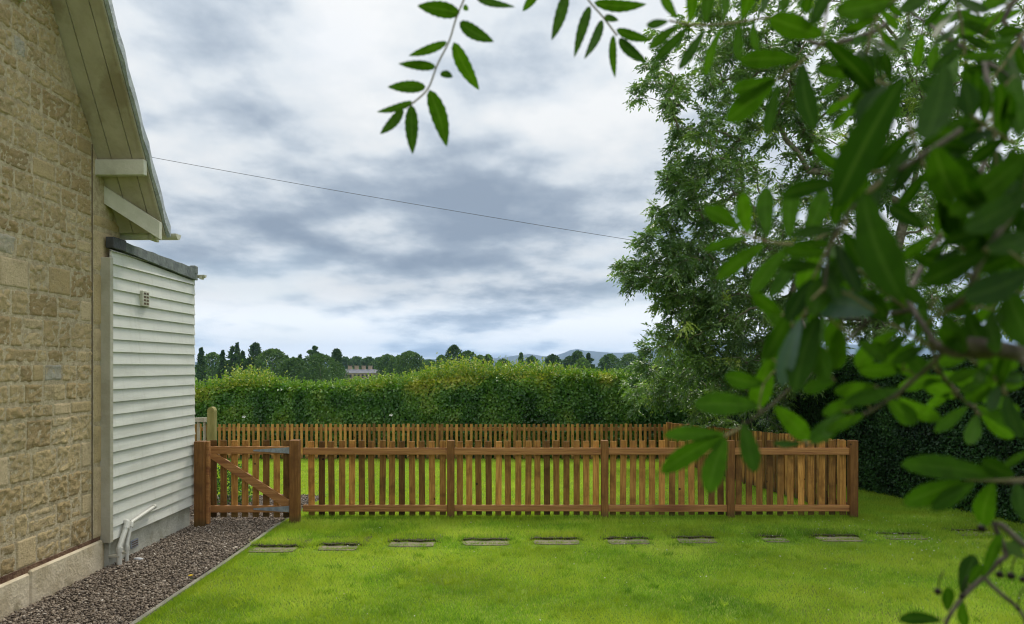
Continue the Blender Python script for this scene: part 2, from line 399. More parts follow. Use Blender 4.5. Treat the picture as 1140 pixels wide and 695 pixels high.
# lawn behind the fence, and the strip under the side hedge
x, y = field(210000, -6, 4.9, 8.62, 18.0, 0, 0, 1.1)
k = ~((x < -2.5) & (y < 10.6)); x, y = x[k], y[k]
x2 = rng.uniform(3.6, 6.2, 50000); y2 = rng.uniform(7.5, 12, 50000)
x = np.concatenate([x, x2]); y = np.concatenate([y, y2])
p = fbm(x*.9+30, y*.9, o=3)
V4, F4 = blades(x, y, rng.uniform(.02, .045, len(x)), rng.uniform(.005, .012, len(x)), .55)
r4 = np.clip(.5 + .4*rng.random(len(x)) + .4*(p-.45) - .3*(x > 3.7), 0, .94)  # blades beside the side hedge get its shade as a darker tone
VV = [V1, V2, V3, V4, V5, V6]; FF = [F1, F2, F3, F4, F5, F6]; o_ = 0; F_ = []
for v_, f_ in zip(VV, FF): F_.append(f_ + o_); o_ += len(v_)
tag(np_mesh('grass', np.concatenate(VV), np.concatenate(F_), grass_m, rnd=np.concatenate([rn, r2, r3, r4, r5, r6])), kind='stuff')

# daisies: uncountable white specks
white_m = surf('white_petal', (.7, .7, .66), (.8, .8, .76), bump=0)
dx = np.concatenate([rng.uniform(-1.6, 4.2, 90), rng.normal(4.3, .7, 190)]); dy = np.concatenate([rng.uniform(4.6, 8.4, 90), rng.normal(7.5, .8, 190)])
k = (dx < 5.2) & (dy < 8.7); dx, dy = dx[k], dy[k]
V, Fs = pebbles(dx, dy, np.full(len(dx), .022), rng.uniform(.003, .0055, len(dx)))
tag(np_mesh('daisies', V, Fs, white_m), kind='stuff')
# dandelion on the gravel edge
dl = P(212.5, 648, 6.0); t_ = empty('dandelion', (dl.x, dl.y, 0)); tag(t_, 'single yellow dandelion flower at the edge of the gravel', 'flower')
stem_m = surf('flower_stem', (.10, .2, .03), (.14, .25, .04), bump=0); yel_m = surf('yellow_petal', (.8, .55, .01), (.85, .62, .02), bump=0)
MB().tube([(dl.x, dl.y, 0), (dl.x+.004, dl.y, .03), (dl.x, dl.y, .055)], .002, 6).build('stem', stem_m, t_)
b = MB()
for k in range(26):
    a_ = k*2.4; r_ = .005 + .011*(k % 5)/4; c = Vector((dl.x, dl.y, .055)); d = Vector((math.cos(a_), math.sin(a_), 0)); s_ = Vector((-d.y, d.x, 0))*.004
    b.add([c, c + d*r_ + s_ + Vector((0, 0, .006)), c + d*(r_+.006) + Vector((0, 0, .008)), c + d*r_ - s_ + Vector((0, 0, .006))], [(0, 1, 2, 3)])
b.build('petals', yel_m, t_)

# ------------------------------------------------------------------ stone house
house = empty('stone_house', (-3.4, 3.6, 0)); tag(house, 'honey coloured sandstone gable end of a house with wide cream boarded eaves', 'house')
WX = -3.40; ER, SL = 3.43, 1.52
def roofz(y): return ER - SL * (y - 6.32) if y > 3.6 else ER - SL * ((7.2 - y) - 6.32)
def roofza(y): y = np.asarray(y, float); return ER - SL * (np.maximum(y, 7.2 - y) - 6.32)
ridge = roofz(3.6)
m, T, bb = newmat('sandstone')
g = N('ShaderNodeTexCoord', T); a = N('ShaderNodeAttribute', T); a.attribute_name = 'rnd'; a2 = N('ShaderNodeAttribute', T); a2.attribute_name = 'kindv'
base = ramp(a.outputs['Fac'], [(0, (.33, .235, .115)), (.25, (.41, .30, .15)), (.5, (.46, .345, .18)), (.72, (.52, .40, .22)), (.85, (.58, .455, .28)), (.95, (.45, .40, .30)), (1, (.43, .395, .325))], T, 'LINEAR')
n1 = noise(g.outputs['Object'], 7, 6, .65, T=T); base = mixc(ramp(n1, [(.42, 0.0), (.7, .6)], T), base, (.33, .26, .15), T)
n2 = noise(g.outputs['Object'], 22, 5, .7, T=T); base = mixc(ramp(n2, [(.55, 0.0), (.75, .55)], T), base, (.60, .49, .32), T)
n4 = noise(g.outputs['Object'], 70, 4, .7, T=T); base = mixc(ramp(n4, [(.56, 0.0), (.7, .6)], T), base, (.18, .125, .06), T)
L(base, bb.inputs['Base Color'], T); bb.inputs['Roughness'].default_value = .92; bb.inputs['Specular IOR Level'].default_value = .15
n3 = noise(g.outputs['Object'], 55, 6, .7, T=T); bp = N('ShaderNodeBump', T); bp.inputs['Strength'].default_value = 1.0; bp.inputs['Distance'].default_value = .012
L(n3, bp.inputs['Height'], T); L(bp.outputs[0], bb.inputs['Normal'], T); stone_m = m
mortar_m = surf('lime_mortar', (.38, .30, .185), (.54, .45, .30), scale=20, bump=.6, bscale=80)
# body of the house (mortar behind the stones)
b = MB(); b.prism([(.47, 0), (6.70, 0), (6.70, roofz(6.70)-.01), (3.6, ridge-.01), (.5, roofz(.5)-.01)], 'x', -9.5, WX+.0025)
b.build('wall', mortar_m, house)
# stones
SV, SF, SR = [], [], []
def stone(y0, y1, z0, z1, r, amp, smooth=False, res=.012, X=WX, j=.003):
    ny_ = max(3, int((y1-y0)/res)); nz_ = max(3, int((z1-z0)/res))
    y = np.linspace(y0+j, y1-j, ny_); z = np.linspace(z0+j, z1-j, nz_); Yg, Zg = np.meshgrid(y, z)
    e = np.minimum(np.minimum(Yg-y[0], y[-1]-Yg), np.minimum(Zg-z[0], z[-1]-Zg))
    prof = np.clip(e/.011, 0, 1)**.7
    s0 = random.randint(0, 999)
    rough_ = fbm(Yg*30+s0, Zg*60, o=3, s=s0) - .5
    pit = vn(Yg*45, Zg*60, s=s0)
    d = .003 + prof*(.004 + (amp*rough_*1.9 if not smooth else .004*rough_) - (0 if smooth else amp*.5*(pit > .62)))
    wob = .010*(vn(Yg*9, Zg*9, s=s0+5)-.5)
    Xg = X + np.maximum(d, .002); Xg[0, :] = Xg[-1, :] = X-.01; Xg[:, 0] = Xg[:, -1] = X-.01
    Yw = Yg + wob*(1 if not smooth else .2); Zw = np.minimum(Zg + wob*(1 if not smooth else .2), roofza(Yg) - .004)
    off = sum(len(q) for q in SV)
    SV.append(np.stack([Xg, Yw, Zw], -1).reshape(-1, 3))
    ii = np.arange(ny_*nz_).reshape(nz_, ny_) + off
    f = np.stack([ii[:-1, :-1], ii[:-1, 1:], ii[1:, 1:], ii[1:, :-1]], -1).reshape(-1, 4)
    SF.append(f); SR.append(np.full(len(f), r))
def wpt(px, py):
    Y = 3.38*F/(CX-px); return Y, CH - (py-HY)*Y/F
special = [(wpt(10, 315), .86, True), (wpt(10, 515), .86, True), (wpt(95, 340), .84, True), (wpt(95, 500), .85, True), (wpt(95, 575), .8, True),
           (wpt(58, 418), 1.0, False), (wpt(15, 275), .97, False), (wpt(30, 60), .99, False), (wpt(70, 450), .84, True), (wpt(95, 270), .8, True), (wpt(40, 605), .78, True)]
z = .275; rr = random.Random(5)
while z < ridge:
    hc = rr.choice([.11, .15, .18, .2, .22, .14]); yy_ = 6.245; fine = z < 5.6
    ymin = 3.9 if fine else 3.0
    first = True
    while yy_ > (ymin if z < 6 else 3.6) - (.0):
        wd = rr.uniform(.13, .40); 
        if first: wd = rr.choice([.16, .3, .22]); first = False
        y0 = yy_ - wd
        if z > roofz(yy_)+.0: yy_ = y0; continue
        mode = rr.random(); r = rr.choice([.1, .3, .42, .5, .55, .6, .7, .25]) + rr.uniform(-.06, .06); amp = rr.uniform(.012, .024)
        sp = None
        for (py_s, pz_s), rv, smo in special:
            if y0 <= py_s < yy_ and z <= pz_s < z+hc: sp = (rv, smo)
        rs = .013 if y0 > 4.6 and z < 5.2 else .03
        if sp: stone(y0, yy_, z, z+hc, sp[0], amp*.6, sp[1], rs)
        elif mode < .18 and hc > .16:
            zm = z + hc*rr.uniform(.4, .6); stone(y0, yy_, z, zm, r, amp, False, rs); stone(y0, yy_, zm, z+hc, min(.8, r+.12), amp, False, rs)
        elif mode < .38 and hc > .19 and wd > .3:
            zm = z + hc*rr.uniform(.4, .6); ym = y0 + wd*rr.uniform(.25, .45)
            stone(y0, ym, z, zm, r, amp, False, rs); stone(y0, ym, zm, z+hc, max(.05, r-.15), amp, False, rs); stone(ym, yy_, z, z+hc, min(.75, r+.1), amp, False, rs)
        else: stone(y0, yy_, z, z+hc, r, amp, rr.random() < .1, rs)
        yy_ = y0
    z += hc
# coarse stones on the part of the gable beside the camera
z = .275
while z < ridge:
    hc = rr.choice([.17, .2, .25]); yy_ = 3.9 if z < 5.6 else 3.0
    while yy_ > .5:
        wd = rr.uniform(.25, .5)
        if z < roofz(max(yy_-wd, .5)) and z < roofz(yy_): stone(max(yy_-wd, .48), yy_, z, z+hc, rr.uniform(.1, .75), .014, False, .06)
        yy_ -= wd
    z += hc
np_mesh('stonework', np.concatenate(SV), np.concatenate(SF), stone_m, house, rnd=np.concatenate(SR), smooth=False)
# dressed margin stones at the corner
SV, SF, SR = [], [], []
z = .26; k = 0
while z < 2.96:
    hq = [.62, .34, .5, .3, .45, .36][k % 6]
    stone(6.262, 6.70, z, min(z+hq, 2.96), [.83, .6, .72, .8, .66][k % 5], .004, True, .03, X=WX+.004, j=.002); z += hq; k += 1
np_mesh('quoin', np.concatenate(SV), np.concatenate(SF), stone_m, house, rnd=np.concatenate(SR))
# plinth of large pale blocks with the eroded red bed above
plinth_m = surf('plinth_stone', (.46, .38, .25), (.62, .53, .38), scale=5, bump=.5, bscale=30, c3=(.27, .22, .13), s3=3)
yj = 3.38*F/(CX-32); ends = [.47, 1.6, 2.8, 3.9, yj, 6.37]
for i in range(5):
    b = MB().box((WX-.05, ends[i]+.004, -.05), (WX+.035, ends[i+1]-.004, .25+[0, .01, 0, -.008, .006][i]), .012)
    b.build('plinth', plinth_m, house)
bed_m = surf('eroded_bed', (.10, .045, .025), (.2, .12, .07), scale=14, bump=1, bscale=50)
MB().box((WX-.03, .5, .24), (WX+.012, 6.36, .285)).build('bed_joint', bed_m, house)
# downpipe-like dark joint beside the corner
dark_m = surf('dark_gap', (.07, .05, .03), (.13, .09, .055), bump=0)
MB().box((WX-.01, 6.246, .28), (WX+.0065, 6.257, 3.5)).build('corner_joint', dark_m, house)
# roof
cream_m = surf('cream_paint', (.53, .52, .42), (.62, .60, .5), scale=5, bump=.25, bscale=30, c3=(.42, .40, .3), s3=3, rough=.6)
soffit_m = surf('soffit_shaded_cream', (.40, .35, .25), (.49, .44, .33), scale=4, bump=.3, bscale=25, c3=(.32, .27, .18), s3=2.5, rough=.65)  # cream paint made darker: shade under the eaves is put into the colour
slate_m = surf('grey_slate', (.26, .28, .31), (.46, .49, .53), scale=6, bump=.8, bscale=40, rough=.6, c3=(.44, .45, .46), s3=8)
roof = MB()
yE, XO = 6.715, -3.005
for sgn in (1, -1):
    def fy(y): return y if sgn > 0 else 7.2 - y
    def q(y, dz, x): return (x, fy(y), ER - SL*(y-6.32) + dz)
    vs = [q(3.6, .03, -9.9), q(yE, .03, -9.9), q(yE, .03, XO), q(3.6, .03, XO), q(3.6, .075, -9.9), q(yE, .075, -9.9), q(yE, .075, XO), q(3.6, .075, XO)]
    roof.add(vs, [(0, 1, 2, 3), (4, 5, 6, 7), (0, 1, 5, 4), (1, 2, 6, 5), (2, 3, 7, 6), (3, 0, 4, 7)])
roof_o = roof.build('roof', surf('roof_board', (.2, .19, .15), (.26, .25, .2)), house)
sl = MB(); ang = math.atan(SL)
for sgn in (1, -1):
    s_ = 0; Ltot = (yE + .03 - 3.6)/math.cos(ang)
    row = 0
    while s_ < Ltot:
        x = XO + .022; first = True
        while x > (-4.4 if s_ < 3.2 or True else x):
            wdt = random.uniform(.2, .3) if not (first and row % 2) else .14; first = False
            x0, x1 = x - wdt + .004, x + random.uniform(-.004, .004)
            def pt(s, n, xx):
                y = yE + .03 - s*math.cos(ang) + n*math.sin(ang); zz = ER - SL*(yE+.03-6.32) + s*math.sin(ang) + n*math.cos(ang)
                return (xx, y if sgn > 0 else 7.2-y, zz)
            j = random.uniform(-.012, .012); t = random.uniform(.008, .014); L_ = .34
            n0, n1_ = .052, .040
            vs = [pt(s_+j, n0, x0), pt(s_+j, n0, x1), pt(s_+L_, n1_-.012, x1), pt(s_+L_, n1_-.012, x0), pt(s_+j, n0+t, x0), pt(s_+j, n0+t, x1), pt(s_+L_, n1_-.012+t, x1), pt(s_+L_, n1_-.012+t, x0)]
            sl.add(vs, [(0, 1, 2, 3), (4, 5, 6, 7), (0, 1, 5, 4), (1, 2, 6, 5), (2, 3, 7, 6), (3, 0, 4, 7)])
            x = x0 - .004
            if x < -4.2:
                if sgn < 0 or True:
                    vs = [pt(s_+j, n0, -9.9), pt(s_+j, n0, x), pt(s_+L_, n1_-.012, x), pt(s_+L_, n1_-.012, -9.9), pt(s_+j, n0+t, -9.9), pt(s_+j, n0+t, x), pt(s_+L_, n1_-.012+t, x), pt(s_+L_, n1_-.012+t, -9.9)]
                    sl.add(vs, [(0, 1, 2, 3), (4, 5, 6, 7), (0, 1, 5, 4), (1, 2, 6, 5), (2, 3, 7, 6), (3, 0, 4, 7)])
                break
        s_ += .17; row += 1
sl.build('slates', slate_m, roof_o)
vl_m = surf('verge_lead', (.34, .37, .41), (.50, .53, .57), scale=16, bump=.8, bscale=60, rough=.55)
for sgn in (1, -1):
    b = MB(); yy = np.linspace(3.6, yE+.02, 40)
    for i in range(39):
        j0, j1 = .006*math.sin(yy[i]*31), .006*math.sin(yy[i+1]*31); vs = []
        for y, j in ((yy[i], j0), (yy[i+1], j1)):
            for (xx, dz) in ((XO+.002, .02), (XO+.030+j, .02+j), (XO+.030+j, .125), (XO+.002, .125)): vs.append((xx, y if sgn > 0 else 7.2-y, ER - SL*(y-6.32) + dz))
        b.add(vs, [(0, 1, 5, 4), (1, 2, 6, 5), (2, 3, 7, 6), (3, 0, 4, 7)] + ([(0, 1, 2, 3)] if i == 0 else []) + ([(4, 5, 6, 7)] if i == 38 else []))
    b.build('verge_lead', vl_m, roof_o)
# soffit: three boards running down the slope under the verge
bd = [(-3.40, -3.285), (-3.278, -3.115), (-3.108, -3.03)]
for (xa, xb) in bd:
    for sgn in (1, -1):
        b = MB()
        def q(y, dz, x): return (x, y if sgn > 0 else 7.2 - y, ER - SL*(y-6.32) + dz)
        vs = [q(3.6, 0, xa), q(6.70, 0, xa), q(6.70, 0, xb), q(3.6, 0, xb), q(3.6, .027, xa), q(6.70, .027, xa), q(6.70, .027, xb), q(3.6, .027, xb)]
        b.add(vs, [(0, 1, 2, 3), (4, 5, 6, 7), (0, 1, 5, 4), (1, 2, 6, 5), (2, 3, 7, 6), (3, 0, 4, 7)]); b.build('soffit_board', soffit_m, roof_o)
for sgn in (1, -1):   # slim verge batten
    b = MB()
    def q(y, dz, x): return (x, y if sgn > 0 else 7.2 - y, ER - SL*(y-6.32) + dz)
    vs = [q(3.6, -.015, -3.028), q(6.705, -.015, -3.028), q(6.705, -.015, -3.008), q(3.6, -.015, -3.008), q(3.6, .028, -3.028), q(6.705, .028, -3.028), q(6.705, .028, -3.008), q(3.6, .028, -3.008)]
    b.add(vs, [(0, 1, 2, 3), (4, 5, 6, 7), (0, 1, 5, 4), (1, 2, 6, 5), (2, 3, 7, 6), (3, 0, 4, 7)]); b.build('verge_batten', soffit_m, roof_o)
MB().box((-3.6, 6.30, 3.262), (-2.995, 6.352, 3.392), .006).build('purlin_end', cream_m, house)
MB().box((-3.6, 4.98, 5.28), (-2.995, 5.04, 5.42), .006).build('purlin_end', cream_m, house)
# sloping bracket board at the eaves corner
b = MB(); A0, B0 = Vector((-3.40, 6.44, 3.205)), Vector((-2.985, 6.55, 2.925))
for d_ in (0,):
    hh = Vector((0, 0, -.145)); tk = Vector((0, .05, 0))
    b.add([A0, B0, B0+hh, A0+hh, A0+tk, B0+tk, B0+hh+tk, A0+hh+tk], [(0, 1, 2, 3), (4, 5, 6, 7), (0, 1, 5, 4), (1, 2, 6, 5), (2, 3, 7, 6), (3, 0, 4, 7)])
b.build('eaves_bracket', cream_m, house)
# eaves gutter along the back
gut_m = surf('gutter_paint', (.50, .48, .37), (.58, .56, .45), scale=6, bump=.1, rough=.5)
def gutter(yc, zc_, x0, x1, r, name, par):
    b = MB(); n = 9; op = [(yc + r*math.cos(math.pi + math.pi*k/n), zc_ + r*math.sin(math.pi + math.pi*k/n)) for k in range(n+1)]
    ip = [(yc + (r-.006)*math.cos(2*math.pi - math.pi*k/n), zc_ + (r-.006)*math.sin(2*math.pi - math.pi*k/n)) for k in range(n+1)]
    b.prism(op+ip, 'x', x0, x1)
    b.prism([(yc + (r-.001)*math.cos(math.pi + math.pi*k/n), zc_ + (r-.001)*math.sin(math.pi + math.pi*k/n)) for k in range(n+1)], 'x', x1-.012, x1+.002)
    return b.build(name, gut_m, par)
gutter(6.80, 2.86, -9.9, -2.93, .05, 'gutter', house)
MB().box((-3.16, 6.73, 2.80), (-3.13, 6.87, 2.86), .004).build('gutter_bracket', gut_m, house)
MB().box((WX-.02, 5.22, 4.22), (WX+.05, 5.33, 4.55), .006).build('wall_bracket', cream_m, house)

# ------------------------------------------------------------------ clapboard lean-to
hut = empty('clapboard_lean_to', (-4.5, 7.3, 0)); tag(hut, 'cream clapboard lean-to with dark lead flashing, built onto the stone house', 'extension')
clap_m = surf('clapboard_paint', (.60, .60, .545), (.67, .67, .61), scale=3, bump=.12, bscale=60, rough=.5, stretch=(1, .3, 3), c3=(.53, .53, .47), s3=2)
found_m = surf('painted_render', (.42, .41, .34), (.5, .49, .41), scale=5, bump=.5, bscale=40, c3=(.33, .32, .25), s3=4)
trim_m = surf('trim_paint', (.40, .375, .29), (.46, .435, .35), scale=5, bump=.2, bscale=40, rough=.6, c3=(.34, .31, .23), s3=3)
def topz(y): return 2.672 - .046*(y-6.42)
MB().prism([(6.40+.35, .0), (8.08, .0), (8.08, topz(8.08)+.02), (6.75, topz(6.75)+.02)], 'x', -6.2, -3.36).build('wall', found_m, hut)
b = MB(); e_ = .105; nb = 24
for i in range(nb):
    z0 = .24 + i*e_; z1 = z0 + e_ + .012
    ya, yb = 6.425, 8.105 + (.006 if i % 2 else 0)
    za = min(z1, topz(ya)); zb = min(z1, topz(yb))
    if za - z0 < .01 and zb - z0 < .01: continue
    za = max(za, z0+.002); zb = max(zb, z0+.002)
    xb_, xt = -3.314, -3.334                                     # bottom edge stands out, top edge tucks under
    b.add([(xb_, ya, z0), (xb_, yb, z0), (xt, yb, zb), (xt, ya, za), (xb_-.03, ya, z0), (xb_-.03, yb, z0), (xt-.01, yb, zb), (xt-.01, ya, za)],
          [(0, 1, 2, 3), (4, 5, 6, 7), (0, 1, 5, 4), (1, 2, 6, 5), (2, 3, 7, 6), (3, 0, 4, 7)])
cb_ = b.build('clapboarding', clap_m, hut)
T = clap_m.node_tree; bs_ = T.nodes['Principled BSDF']; src_ = bs_.inputs['Base Color'].links[0].from_socket
g = N('ShaderNodeTexCoord', T); q = N('ShaderNodeMapping', T); q.inputs['Scale'].default_value = (1, 9, .7); L(g.outputs['Object'], q.inputs[0], T)
L(mixc(ramp(noise(q.outputs[0], 2.2, 6, .65, T=T), [(.5, 0.0), (.78, .35)], T), src_, (.44, .43, .34), T), bs_.inputs['Base Color'], T)
for y_, z_ in ((6.45, .10), (6.57, .10)): MB().box((-3.356, y_-.028, z_-.008), (-3.262, y_+.028, z_+.008), .002).build('pipe_clip', trim_m, hut)
b = MB()
for i in range(nb-1):
    z0 = .235 + i*e_; z1 = z0 + e_ + .012
    b.add([(-6.2, 8.128, z0), (-3.325, 8.128, z0), (-3.325, 8.108, z1), (-6.2, 8.108, z1), (-6.2, 8.095, z0), (-3.325, 8.095, z0), (-3.325, 8.083, z1), (-6.2, 8.083, z1)],
          [(0, 1, 2, 3), (4, 5, 6, 7), (0, 1, 5, 4), (1, 2, 6, 5), (2, 3, 7, 6), (3, 0, 4, 7)])
b.build('rear_clapboarding', clap_m, hut)
MB().box((WX+.002, 6.375, .225), (-3.312, 6.425, 2.60), .003).build('corner_board', trim_m, hut)
MB().box((-3.41, 6.44, -.05), (-3.355, 8.06, .238), .002).build('foundation', found_m, hut)
lead_m = surf('lead_flashing', (.10, .115, .11), (.18, .20, .19), scale=7, bump=.6, bscale=30, rough=.6, c3=(.20, .22, .2), s3=6)
lead2_m = surf('new_lead', (.045, .047, .05), (.07, .072, .075), scale=7, bump=.3, rough=.5)
b = MB(); yy = np.linspace(6.62, 8.13, 13)
for i in range(12):
    y0, y1 = yy[i], yy[i+1]; f = lambda y: 2.69 - .052*(y-6.4); g_ = lambda y: 2.765 - .026*(y-6.4) + .004*math.sin(y*23)
    j0, j1 = .004*math.sin(y0*17), .004*math.sin(y1*17)
    b.add([(-6.2, y0, f(y0)), (-3.298+j0, y0, f(y0)), (-3.298+j1, y1, f(y1)), (-6.2, y1, f(y1)), (-6.2, y0, g_(y0)), (-3.303+j0, y0, g_(y0)), (-3.303+j1, y1, g_(y1)), (-6.2, y1, g_(y1))],
          [(0, 1, 2, 3), (4, 5, 6, 7), (1, 2, 6, 5)] + ([(0, 1, 5, 4)] if i == 0 else []) + ([(2, 3, 7, 6)] if i == 11 else []))
b.build('roof_edge', lead_m, hut)
MB().box((WX+.03, 6.41, 2.682), (-3.302, 6.625, 2.776), .004).build('flashing', lead2_m, hut)
MB().box((-3.36, 8.06, 2.66), (-3.296, 8.14, 2.752), .01).build('flashing_end', lead_m, hut)
gutter(8.2, 2.665, -6.2, -3.245, .032, 'gutter', hut)
MB().box((-3.30, 8.17, 2.62), (-3.27, 8.235, 2.665), .003).build('gutter_bracket', gut_m, hut)
# vent on the boards
vm = MB().box((-3.335, 6.90, 2.235), (-3.292, 7.03, 2.375), .004)
v_o = vm.build('wall_vent', cream_m, hut); b = MB()
for k in range(4):
    for q_ in range(2): b.box((-3.294, 6.918+q_*.052, 2.25+k*.03), (-3.2905, 6.958+q_*.052, 2.268+k*.03))
b.build('vent_slots', dark_m, v_o)
gv = MB().box((-3.357, 6.80, .075), (-3.346, 6.93, .145), .002).build('air_brick', surf('grey_plastic', (.2, .22, .25), (.26, .28, .31)), hut)
b = MB()
for k in range(3): b.box((-3.347, 6.808, .086+k*.019), (-3.3445, 6.922, .095+k*.019))
b.build('grille_slot', dark_m, gv)
# waste pipes
pipe_m = surf('pipe_plastic', (.50, .49, .43), (.58, .57, .50), scale=6, bump=.05, rough=.35, spec=.5)
p1 = [(-3.275, 6.45, .0), (-3.275, 6.45, .15), (-3.278, 6.47, .19), (-3.285, 6.60, .33), (-3.292, 6.615, .352), (-3.315, 6.62, .358)]
b = MB().tube(smoothpath(p1, 4), .0215, 12)
b.tube([(-3.275, 6.45, .135), (-3.275, 6.45, .17)], .0265, 12); b.tube([(-3.282, 6.575, .30), (-3.287, 6.61, .343)], .0265, 12)
b.build('waste_pipe', pipe_m, hut, smooth=False)
p2 = [(-3.272, 6.57, .0), (-3.272, 6.57, .14), (-3.274, 6.58, .18), (-3.28, 6.655, .315), (-3.282, 6.68, .338), (-3.285, 6.74, .345), (-3.29, 7.12, .392)]
b = MB().tube(smoothpath(p2, 4), .0165, 12)
b.tube([(-3.272, 6.57, .12), (-3.272, 6.57, .155)], .021, 12); b.tube([(-3.279, 6.645, .30), (-3.282, 6.67, .33)], .021, 12); b.tube([(-3.29, 7.10, .389), (-3.29, 7.13, .393)], .021, 12)
b.build('waste_pipe', pipe_m, hut, smooth=False)
V, Fs = pebbles(np.array([-3.2]), np.array([6.62]), np.array([.03]), np.array([.035]))
tag(np_mesh('pale_stone', V, Fs, surf('quartz', (.5, .5, .5), (.6, .6, .6))), 'pale whitish stone on the gravel at the foot of the waste pipes', 'stone')

# ------------------------------------------------------------------ fences
def woodmat(name, c1, c2, c3, rv=.55):
    m, T, b = newmat(name)
    g = N('ShaderNodeTexCoord', T); oi = N('ShaderNodeObjectInfo', T)
    va = N('ShaderNodeVectorMath', T, operation='ADD'); cx = N('ShaderNodeCombineXYZ', T); mm = M('MULTIPLY', oi.outputs['Random'], 53.0, T=T)
    L(mm, cx.inputs[0], T); L(mm, cx.inputs[1], T); L(g.outputs['Object'], va.inputs[0], T); L(cx.outputs[0], va.inputs[1], T)
    q = N('ShaderNodeMapping', T); q.inputs['Scale'].default_value = (1, 1, .07) ; L(va.outputs[0], q.inputs[0], T)
    gr = noise(q.outputs[0], 60, 6, .6, .5, T=T); bl = noise(va.outputs[0], 5, 4, .6, T=T); kn = N('ShaderNodeTexVoronoi', T); kn.inputs['Scale'].default_value = 5.5; L(va.outputs[0], kn.inputs['Vector'], T)
    col = mixc(ramp(gr, [(.35, 0.0), (.65, 1.0)], T), c1, c2, T)
    col = mixc(ramp(bl, [(.45, 0.0), (.7, .7)], T), col, c3, T)
    col = mixc(ramp(kn.outputs[0], [(.05, 1.0), (.09, 0.0)], T), col, (.05, .02, .008), T)
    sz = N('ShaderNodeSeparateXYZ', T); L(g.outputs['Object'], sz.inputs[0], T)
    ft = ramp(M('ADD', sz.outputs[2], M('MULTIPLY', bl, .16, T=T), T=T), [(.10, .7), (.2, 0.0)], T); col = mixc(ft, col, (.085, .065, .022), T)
    v = M('ADD', M('MULTIPLY', M('POWER', oi.outputs['Random'], 1.3, T=T), rv, T=T), 1-rv*.55, T=T)
    hs = N('ShaderNodeHueSaturation', T); L(v, hs.inputs['Value'], T); L(col, hs.inputs['Color'], T)
    L(hs.outputs[0], b.inputs['Base Color'], T); b.inputs['Roughness'].default_value = .62; b.inputs['Specular IOR Level'].default_value = .25
    bp = N('ShaderNodeBump', T); bp.inputs['Strength'].default_value = .5; bp.inputs['Distance'].default_value = .003
    L(gr, bp.inputs['Height'], T); L(bp.outputs[0], b.inputs['Normal'], T); return m
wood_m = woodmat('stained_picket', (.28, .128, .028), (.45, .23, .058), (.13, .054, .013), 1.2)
post_m = woodmat('stained_post', (.18, .078, .02), (.27, .125, .036), (.12, .05, .015), .3)
rail_m = surf('stained_rail', (.22, .10, .032), (.32, .155, .052), scale=40, stretch=(.05, 1, 1), bump=.4, bscale=60, c3=(.15, .055, .022), s3=14, rough=.6, objrnd=.3)
railY_m = surf('stained_rail_side', (.22, .10, .032), (.32, .155, .052), scale=40, stretch=(1, .05, 1), bump=.4, bscale=60, c3=(.15, .055, .022), s3=14, rough=.6)
def copymesh(name, me, m, parent, loc, rz=0, tilt=0):
    o = bpy.data.objects.new(name, me); C.objects.link(o)
    o.parent = parent; o.matrix_parent_inverse = parent.matrix_world.inverted(); o.location = loc; o.rotation_euler = (0, tilt, rz); return o
def proto_mesh(mb, name, m):
    o = mb.build(name, m); me = o.data; bpy.data.objects.remove(o); return me
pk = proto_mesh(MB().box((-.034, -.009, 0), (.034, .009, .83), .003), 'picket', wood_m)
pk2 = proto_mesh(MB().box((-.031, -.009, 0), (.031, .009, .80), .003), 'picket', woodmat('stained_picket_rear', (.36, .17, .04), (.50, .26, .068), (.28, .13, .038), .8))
# front fence ------------------------------------------------------
ff = empty('picket_fence', (.75, 8.54, 0)); tag(ff, 'reddish brown picket fence across the lawn, nearest the camera and right of the gate', 'fence', 'wooden picket fences round the garden')
posts = [(-.65, .078), (1.06, .078), (2.457, .082), (3.82, .09)]
gpx = -2.31
po = MB().box((gpx-.05, 8.23, -.05), (gpx+.05, 8.33, .897), .006).build('post', post_m, ff)
for x_, w_ in posts: MB().box((x_-w_/2, 8.50, -.05), (x_+w_/2, 8.50+w_, .868), .005).build('post', post_m, ff)
xsn = [gpx+.05] + [p_[0] for p_ in posts]
for i in range(4):
    xa = xsn[i] + (0 if i == 0 else posts[i-1][1]/2); xb = xsn[i+1] - posts[i][1]/2
    for (za, zb) in ((.71, .784), (.078, .15)):
        if i == 0:
            b = MB(); b.box((xa-.03, 8.518, za), (xb, 8.556, zb), .003)
        else: b = MB().box((xa, 8.518, za+random.uniform(-.003, .003)), (xb, 8.556, zb), .003)
        b.build('rail', rail_m, ff)
    n = int(round((xb-xa)/.1125)); st_ = (xb-xa)/n
    for k in range(n):
        copymesh('picket', pk, None, ff, (xa + st_*(k+.5) + random.uniform(-.004, .004), 8.567, .03 + random.uniform(-.006, .008)), 0, R(random.uniform(-.7, .7)))
